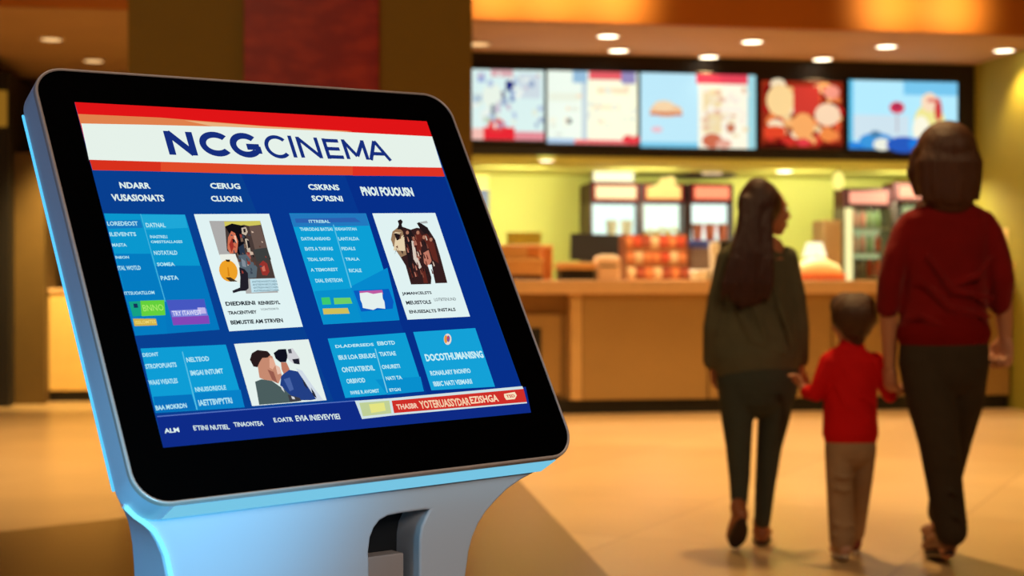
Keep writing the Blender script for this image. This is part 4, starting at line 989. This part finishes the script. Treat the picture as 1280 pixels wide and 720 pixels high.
# ---------- woman in the dark red sweater
F = Fig(5.78)
wm = thing('person', 'woman with chin-length brown hair walking away in dark red sweater and black trousers', 'person', (F.P(1182, 700).x, F.D+.1, 0), 0)
XW = inv(wm); P = F.P
b = MB()
fw_, R3 = head(b, P(1184, 197, .02), math.radians(6), 1.04, -.05)
b.tube([P(1184, 215, .0), P(1183, 245, .0), P(1182, 268, .0)], [(.052, .055), (.055, .056), (.075, .07)], n=18, lat=(1, 0, 0))
F.rings(b, [(262, 1142, 1222, .06, 0), (280, 1130, 1234, .08, .0), (330, 1132, 1230, .09, .01), (375, 1136, 1224, .085, .02), (415, 1132, 1226, .1, .01), (440, 1130, 1228, .1, 0)])
# arms inside sleeves and visible forearms
b.tube([P(1141, 282), P(1131, 297), P(1118, 325, -.02), P(1111, 352, -.02), P(1110, 380, .0), P(1116, 425, .05), P(1119, 458, .08)], [.036, .038, .038, .037, .035, .031, .024], n=16)
b.tube([P(1228, 282), P(1238, 297), P(1247, 325, -.02), P(1251, 352, -.03), P(1255, 380, .01), P(1259, 404, .03), P(1261, 424, .04)], [.036, .038, .038, .037, .035, .031, .025], n=16)
hand(b, P(1119, 456, .08), (.05, .1, -1), (-.5, .8, 0), (.85, .5, 0), .95, .75)
hand(b, P(1261, 420, .04), (-.08, .05, -1), (-.5, .85, 0), (-.8, -.5, 0), 1.2, 1.3)
# legs
b.tube([P(1157, 430), P(1170, 545, -.02), P(1186, 660, -.02)], [.085, .056, .04], n=18)
b.tube([P(1207, 430), P(1206, 545, .12), P(1203, 648, .26)], [.085, .056, .04], n=18)
b.tube([P(1186, 660, -.02), P(1186, 690, .02)], [.04, .032], n=14); b.tube([P(1203, 648, .26), P(1201, 672, .3)], [.04, .032], n=14)
remesh(b, 'body', M_SKIN, wm, .0055, 3, XW)
eyes(fw_, 1.04, wm, XW, R3)
# sweater
M_RED = mat('dark_red_knit', (128, 10, 6), .85, noise=.12, scale=9, bump=.5, bscale=14, sheen=.1, spec=.15)
s = MB()
F.rings(s, [(252, 1160, 1206, .058, .0), (260, 1140, 1226, .072, 0), (274, 1128, 1239, .09, .0), (315, 1124, 1239, .108, .005), (350, 1128, 1235, .112, .01), (385, 1127, 1234, .115, .01), (412, 1122, 1237, .125, .0), (417, 1123, 1236, .124, .0)])
s.tube([P(1140, 277), P(1130, 292), P(1118, 322, -.02), P(1111, 350, -.02), P(1110, 383, .0)], [.046, .05, .05, .048, .046], n=18)
s.tube([P(1229, 277), P(1238, 292), P(1246, 322, -.02), P(1250, 350, -.03), P(1251, 381, .01)], [.046, .05, .048, .046, .043], n=18)
# drape folds
for a, c_, e in (((1140, 345), (1175, 385), (1228, 395)), ((1150, 320), (1180, 365), (1232, 372)), ((1132, 390), (1160, 404), (1200, 408)), ((1230, 320), (1212, 345), (1180, 358))):
    s.tube([P(*a, -.1), P(*c_, -.112), P(*e, -.102)], [.008, .014, .008], n=8)
remesh(s, 'sweater', M_RED, wm, .0075, 4, XW)
hm = MB(); F.rings(hm, [(413, 1121, 1238, .13, 0), (419, 1121, 1238, .13, 0)]); remesh(hm, 'sweater_hem', mat('dark_red_rib', (120, 12, 8), .9, spec=.1), wm, .006, 2, XW)
# trousers
M_BLK = mat('black_trousers', (64, 52, 38), .85, noise=.12, scale=10, bump=.3, bscale=16, spec=.1)
s = MB()
F.rings(s, [(410, 1126, 1233, .115, 0), (440, 1124, 1236, .125, .0), (462, 1126, 1234, .12, .0)])
s.tube([P(1156, 450), P(1162, 500, -.02), P(1171, 550, -.03), P(1179, 605, -.02), P(1187, 662, -.02)], [(.1, .11), (.093, .095), (.078, .078), (.068, .068), (.062, .064)], n=20, lat=(1, 0, 0))
s.tube([P(1206, 450), P(1206, 500, .04), P(1204, 550, .12), P(1203, 600, .2), P(1202, 655, .28)], [(.09, .11), (.083, .095), (.07, .078), (.06, .062), (.052, .06)], n=20, lat=(1, 0, 0))
for y in (520, 560, 610, 640): s.tube([P(1160+(y-520)*.2, y, -.1), P(1178+(y-520)*.18, y+7, -.1)], [.006, .006], n=8)
remesh(s, 'trousers', M_BLK, wm, .0075, 4, XW)
M_BSH = mat('brown_leather_shoe', (120, 66, 36), .5, noise=.1); M_BSO = mat('dark_brown_sole', (52, 30, 18), .7)
a = P(1186, 700, .03); h0 = Vector((a.x, a.y-.06, .045)); t0 = Vector((a.x-.01, a.y+.19, .002))
shoe('shoe', wm, XW, h0, t0, 1.12, M_BSH, M_BSO)
a = P(1203, 690, .32); shoe('shoe', wm, XW, Vector((a.x, a.y-.04, .0)), Vector((a.x+.02, a.y+.22, .03)), 1.05, M_BSH, M_BSO)
# hair: bob
M_HW = hair_mat('chestnut_hair', (84, 44, 18))
s = MB()
s.ell(P(1183, 189, .0), (.114, .122, .117), n=28)
F.rings(s, [(185, 1150, 1217, .1, -.01), (205, 1143, 1222, .105, -.015), (225, 1142, 1225, .1, -.02), (240, 1145, 1221, .088, -.03), (249, 1151, 1213, .075, -.035)])
r = random.Random(4)
for i in range(16):
    x = 1148+i*4.5; d0 = -.085*math.sqrt(max(0.05, 1-((x-1183)/40)**2))-.02
    s.tube([P(1183+(x-1183)*.55, 166, d0*.7), P(x, 205, d0), P(1183+(x-1183)*.97+r.uniform(-2, 2), 232, d0), P(1183+(x-1183)*.88+r.uniform(-3, 3), 252+r.uniform(-3, 3), d0*.9-.015)], [.02, .022, .019, .011], n=8)
for sx in (-1, 1): s.tube([P(1183+sx*32, 190, .03), P(1183+sx*38, 215, .03), P(1183+sx*34, 240, .02)], [.03, .03, .018], n=10)
remesh(s, 'hair', M_HW, wm, .006, 2, XW)

# ---------- girl in the dark green top
F = Fig(6.18); P = F.P
gl = thing('person', 'girl with long dark hair and dark olive top, face turned right, beside the child', 'person', (P(945, 680).x, F.D, 0), 0)
XG = inv(gl)
b = MB()
fg, R3 = head(b, P(960, 262, .02), math.radians(-76), .93, 0)
b.tube([P(951, 270, .0), P(949, 292, .0), P(946, 312, .0)], [(.043, .046), (.045, .05), (.066, .06)], n=18, lat=(1, 0, 0))
F.rings(b, [(306, 915, 980, .05, 0), (325, 903, 990, .075, 0), (370, 908, 988, .08, .01), (420, 906, 992, .08, .01), (460, 904, 994, .09, 0)])
b.tube([P(908, 322), P(893, 380, -.02), P(891, 440, .02), P(893, 458, .04)], [.036, .032, .027, .021], n=14)
hand(b, P(893, 456, .04), (.05, .15, -1), (.2, .95, 0), (1, -.1, 0), .84, .5)
b.tube([P(985, 322), P(995, 380, -.02), P(1001, 430, .01), P(1003, 456, .03)], [.036, .032, .026, .021], n=14)
hand(b, P(1003, 454, .03), (.02, .12, -1), (.3, .9, 0), (.9, -.1, 0), .84, .7)
b.tube([P(918, 465), P(922, 560, -.02), P(922, 630, -.04)], [.07, .045, .032], n=16)
b.tube([P(970, 465), P(962, 560, .03), P(956, 655, .06)], [.07, .045, .032], n=16)
b.tube([P(922, 628, -.04), P(922, 648, -.06)], [.03, .03], n=12); b.tube([P(956, 652, .06), P(956, 668, .08)], [.03, .03], n=12)
remesh(b, 'body', mat('light_brown_skin', (186, 116, 78), .55, noise=.03), gl, .0052, 3, XG)
eyes(fg, .92, gl, XG, R3)
M_OL = mat('dark_olive_knit', (92, 86, 64), .85, noise=.12, scale=9, bump=.4, bscale=15, spec=.12)
s = MB()
F.rings(s, [(303, 924, 974, .05, 0), (312, 906, 985, .062, 0), (330, 899, 993, .08, 0), (370, 897, 994, .095, .005), (410, 893, 998, .1, .005), (445, 890, 1000, .112, 0), (459, 892, 998, .108, 0)])
s.tube([P(910, 322), P(898, 370, -.015), P(890, 410, -.015), P(890, 452, .03)], [.048, .044, .04, .034], n=16)
s.tube([P(983, 322), P(993, 370, -.015), P(999, 410, -.01), P(1003, 450, .03)], [.048, .044, .04, .033], n=16)
for a, c_, e in (((915, 380), (935, 425), (975, 440)), ((960, 350), (972, 390), (985, 430)), ((925, 350), (945, 400), (960, 445))):
    s.tube([P(*a, -.085), P(*c_, -.098), P(*e, -.1)], [.006, .012, .006], n=8)
remesh(s, 'top', M_OL, gl, .0075, 4, XG)
M_TL = mat('dark_teal_trousers', (64, 66, 56), .8, noise=.1, scale=10, bump=.2, spec=.12)
s = MB()
F.rings(s, [(448, 899, 996, .1, 0), (475, 896, 998, .115, 0), (490, 897, 997, .11, 0)])
s.tube([P(920, 478), P(921, 520, -.01), P(922, 560, -.03), P(923, 600, -.03), P(922, 628, -.04)], [(.078, .09), (.066, .075), (.052, .056), (.042, .05), (.034, .038)], n=18, lat=(1, 0, 0))
s.tube([P(972, 478), P(968, 520, .01), P(963, 560, .03), P(959, 610, .05), P(956, 654, .06)], [(.078, .09), (.066, .075), (.052, .056), (.042, .05), (.034, .038)], n=18, lat=(1, 0, 0))
remesh(s, 'trousers', M_TL, gl, .007, 4, XG)
M_GS = mat('tan_brown_shoe', (150, 84, 46), .5, noise=.1); M_GSO = mat('dark_brown_sole', (52, 30, 18), .7)
a = P(922, 688, -.06); shoe('shoe', gl, XG, Vector((a.x, a.y-.1, .135)), Vector((a.x-.015, a.y+.03, .003)), .9, M_GS, M_GSO)
a = P(957, 680, .1); shoe('shoe', gl, XG, Vector((a.x-.01, a.y-.05, .0)), Vector((a.x+.03, a.y+.16, .0)), .95, M_GS, M_GSO)
s = MB()
s.ell(P(949, 255, -.005), (.09, .1, .1), n=28)
F.rings(s, [(240, 928, 965, .085, -.01), (262, 923, 960, .09, -.02), (290, 917, 957, .085, -.04), (320, 909, 962, .062, -.075), (350, 902, 958, .05, -.085), (372, 905, 950, .035, -.09)])
for i in range(20):
    q = i/19; x = 927+32*q
    s.tube([P(x, 250, -.075), P(x-3, 285, -.095), P(912+46*q+r.uniform(-2, 2), 325, -.115), P(899+56*q+r.uniform(-3, 3), 355, -.12), P(900+52*q+r.uniform(-4, 4), 372+r.uniform(-10, 14), -.115)], [.018, .018, .017, .014, .006], n=8)
remesh(s, 'hair', hair_mat('dark_brown_hair', (66, 30, 14)), gl, .006, 2, XG)

# ---------- small child
F = Fig(5.92); P = F.P
kd = thing('person', 'small child in bright red top walking hand in hand between the two others', 'person', (P(1065, 695).x, F.D, 0), 0)
XK = inv(kd)
b = MB()
fk, R3 = head(b, P(1067, 400, .01), math.radians(24), .93, 0)
b.tube([P(1066, 415), P(1065, 432), P(1065, 445)], [(.036, .038), (.036, .038), (.052, .045)], n=16, lat=(1, 0, 0))
F.rings(b, [(442, 1042, 1088, .04, 0), (458, 1034, 1094, .06, 0), (500, 1036, 1092, .065, 0), (545, 1034, 1094, .07, 0)])
b.tube([P(1036, 452), P(1022, 488, .0), P(1012, 492, .01), P(1005, 484, .03)], [.026, .022, .02, .016], n=12)
hand(b, P(1007, 487, .03), (-.45, .25, 1), (-.2, .9, 0), (-1, -.2, 0), .58, .6)
b.tube([P(1094, 452), P(1108, 482, .02), P(1119, 497, .06)], [.026, .022, .017], n=12)
hand(b, P(1117, 496, .05), (.4, .3, .2), (-.1, .3, 1), (.1, -.9, .2), .58, .6)
b.tube([P(1047, 545), P(1049, 610, -.02), P(1052, 675, -.04)], [.05, .035, .028], n=14)
b.tube([P(1080, 545), P(1079, 610, .06), P(1078, 672, .14)], [.05, .035, .028], n=14)
remesh(b, 'body', M_SKIN, kd, .0046, 2, XK)
eyes(fk, .93, kd, XK, R3)
M_BR = mat('bright_red_knit', (206, 12, 12), .8, noise=.08, scale=9, bump=.3, bscale=16, spec=.15)
s = MB()
F.rings(s, [(434, 1048, 1082, .042, 0), (440, 1036, 1092, .05, 0), (452, 1029, 1098, .065, 0), (480, 1031, 1096, .08, 0), (515, 1029, 1096, .086, 0), (542, 1028, 1098, .09, 0)])
s.tube([P(1037, 453), P(1026, 478, -.01), P(1018, 494, .0), P(1010, 490, .02)], [.042, .037, .033, .028], n=14)
s.tube([P(1093, 453), P(1104, 475, .01), P(1112, 488, .04), P(1117, 496, .055)], [.042, .037, .032, .028], n=14)
for a, c_, e in (((1040, 480), (1055, 510), (1085, 525)), ((1050, 460), (1072, 495), (1090, 505))):
    s.tube([P(*a, -.07), P(*c_, -.082), P(*e, -.078)], [.005, .01, .005], n=8)
remesh(s, 'top', M_BR, kd, .006, 4, XK)
M_GB2 = mat('grey_brown_trousers', (160, 126, 94), .85, noise=.12, scale=12, bump=.4, bscale=18, spec=.1)
s = MB()
F.rings(s, [(538, 1031, 1095, .08, 0), (560, 1031, 1095, .085, 0)])
s.tube([P(1048, 558), P(1048, 600, -.02), P(1049, 640, -.03), P(1050, 674, -.04)], [(.054, .066), (.052, .056), (.051, .052), (.05, .052)], n=16, lat=(1, 0, 0))
s.tube([P(1079, 558), P(1079, 600, .04), P(1079, 640, .1), P(1078, 672, .14)], [(.052, .066), (.046, .056), (.043, .05), (.041, .05)], n=16, lat=(1, 0, 0))
for y in (590, 606, 650, 664): s.tube([P(1035, y, -.08), P(1050, y+5, -.085), P(1062, y+1, -.08)], [.005, .007, .005], n=8)
remesh(s, 'trousers', M_GB2, kd, .0065, 4, XK)
M_KS = mat('white_red_trainer', (200, 150, 126), .5); M_KSO = mat('pale_sole', (210, 190, 170), .6)
a = P(1052, 700, -.03); shoe('shoe', kd, XK, Vector((a.x, a.y-.05, .018)), Vector((a.x-.005, a.y+.11, .002)), .84, M_KS, M_KSO)
a = P(1078, 690, .17); shoe('shoe', kd, XK, Vector((a.x, a.y-.05, .0)), Vector((a.x+.01, a.y+.1, .01)), .8, mat('dark_red_trainer', (120, 50, 40), .5), M_KSO)
s = MB()
s.ell(P(1067, 393, -.015), (.091, .098, .086), n=26); s.ell(P(1062, 384, .04), (.07, .06, .06), n=20); s.ell(P(1076, 381, -.03), (.05, .06, .045), n=20)
F.rings(s, [(395, 1041, 1094, .075, -.02), (408, 1045, 1091, .062, -.03), (418, 1052, 1086, .045, -.03), (424, 1060, 1080, .025, -.03)])
for i in range(14):
    q = i/13*2-1; s.tube([P(1068+q*8, 369, -.04), P(1067+q*24, 386, -.075*math.sqrt(1.1-q*q)), P(1067+q*25, 402, -.078*math.sqrt(1.1-q*q)-.01), P(1068+q*17, 420-abs(q)*8, -.07*math.sqrt(1.1-q*q))], [.012, .014, .012, .006], n=8)
remesh(s, 'hair', hair_mat('child_brown_hair', (78, 46, 20)), kd, .0055, 2, XK)
# ================================================================ LIGHTS
def area(name, loc, aim, size, energy, col, sy=None, spread=None):
    l = bpy.data.lights.new(name, 'AREA'); o = bpy.data.objects.new(name, l); COL.objects.link(o)
    l.energy = energy; l.color = col; l.size = size
    if sy: l.shape = 'RECTANGLE'; l.size_y = sy
    if spread: l.spread = math.radians(spread)
    o.location = loc; o.rotation_euler = (Vector(aim)-Vector(loc)).to_track_quat('-Z', 'Y').to_euler()
    return o
def spot(name, loc, aim, e, col, ang=60, blend=.6, soft=.1):
    l = bpy.data.lights.new(name, 'SPOT'); o = bpy.data.objects.new(name, l); COL.objects.link(o)
    l.energy = e; l.color = col; l.spot_size = math.radians(ang); l.spot_blend = blend; l.shadow_soft_size = soft
    o.location = loc; o.rotation_euler = (Vector(aim)-Vector(loc)).to_track_quat('-Z', 'Y').to_euler()
    return o
WARM = (1, .66, .28)
for px in (640, 800, 990, 1120):
    u = U(px, 1.0); area('wall_washer', B(u, .7, 2.17), B(u, 1.8, 1.2), .6, 37, (1, .92, .66))
for px in (660, 830, 1020, 1190):
    u = U(px, -.3); area('counter_light', B(u, -.05, 2.17), B(u, -.35, 1.0), .35, 11, (1, .84, .58), spread=120)
for px in (620, 700, 780, 1130, 1210):
    u = U(px, -1.9); spot('fascia_spot', B(u, -2.15, 3.38), B(u, -1.6, 3.34), 42, (1, .76, .32), 80, 1., .15)
for x, y, e in ((.2, 9.6, 800), (3.0, 9.8, 760), (-2.6, 10.0, 500), (1.2, 6.8, 420)):
    spot('lobby_spot', (x, y, 4.2), (x, y, 0), e, WARM, 105, .8, .15)
spot('kiosk_rim_fill', (-.35, 2.5, 4.1), (-.2, 1.95, 1.3), 75, (1, .86, .7), 24, .8, .2)  # added lamp without a fixture, brightens the kiosk's top rim
spot('people_fill_spot', (2.2, 1.6, 4.2), (1.35, 6.0, .9), 330, (1, .74, .42), 42, 1., .3)  # added fill on the people's backs, no fixture behind it
u = U(100, .6); spot('cabinet_spot', B(u, .2, 3.05), B(u, 1.5, .5), 700, (1, .7, .25), 60, .8)
spot('left_lobby_spot', (-4.2, 8.8, 4.2), (-3.6, 9.4, 0), 850, WARM, 90, .8, .15)
area('lobby_fill', (-1.4, 4.5, 4.1), (-1.0, 9.2, 3.0), 1.4, 52, (1, .76, .4))
area('front_fill_light', (1.6, -.6, 2.3), (-.2, 1.85, .85), 1.0, 6, (1, .88, .8), spread=70)  # added fill on the kiosk from the camera side, no window there
area('side_blue_fill', (-1.9, .8, 1.2), (-.5, 1.75, .9), .6, 1.7, (.38, .58, 1), spread=80)  # added bluish lamp for the kiosk's left side, no screen there
spot('cyan_fill', (-1.15, .75, .95), (-.3, 1.76, .78), 9, (.16, .62, 1), 26, 1., .05)  # added cyan lamp without a fixture, tints the pedestal's side
spot('cyan_fill', (.1, .65, .80), (-.40, 1.70, .84), 60, (.08, .55, 1), 30, 1., .08)  # second added cyan lamp, makes the blue gradient on the pedestal front
w = bpy.data.worlds.new('world'); sc.world = w; w.use_nodes = True
w.node_tree.nodes['Background'].inputs[0].default_value = (.05, .03, .012, 1); w.node_tree.nodes['Background'].inputs[1].default_value = .3
sc.view_settings.view_transform = 'Standard'; sc.view_settings.look = 'None'; sc.view_settings.gamma = 1; sc.view_settings.exposure = 0
sc.view_settings.use_curve_mapping = False
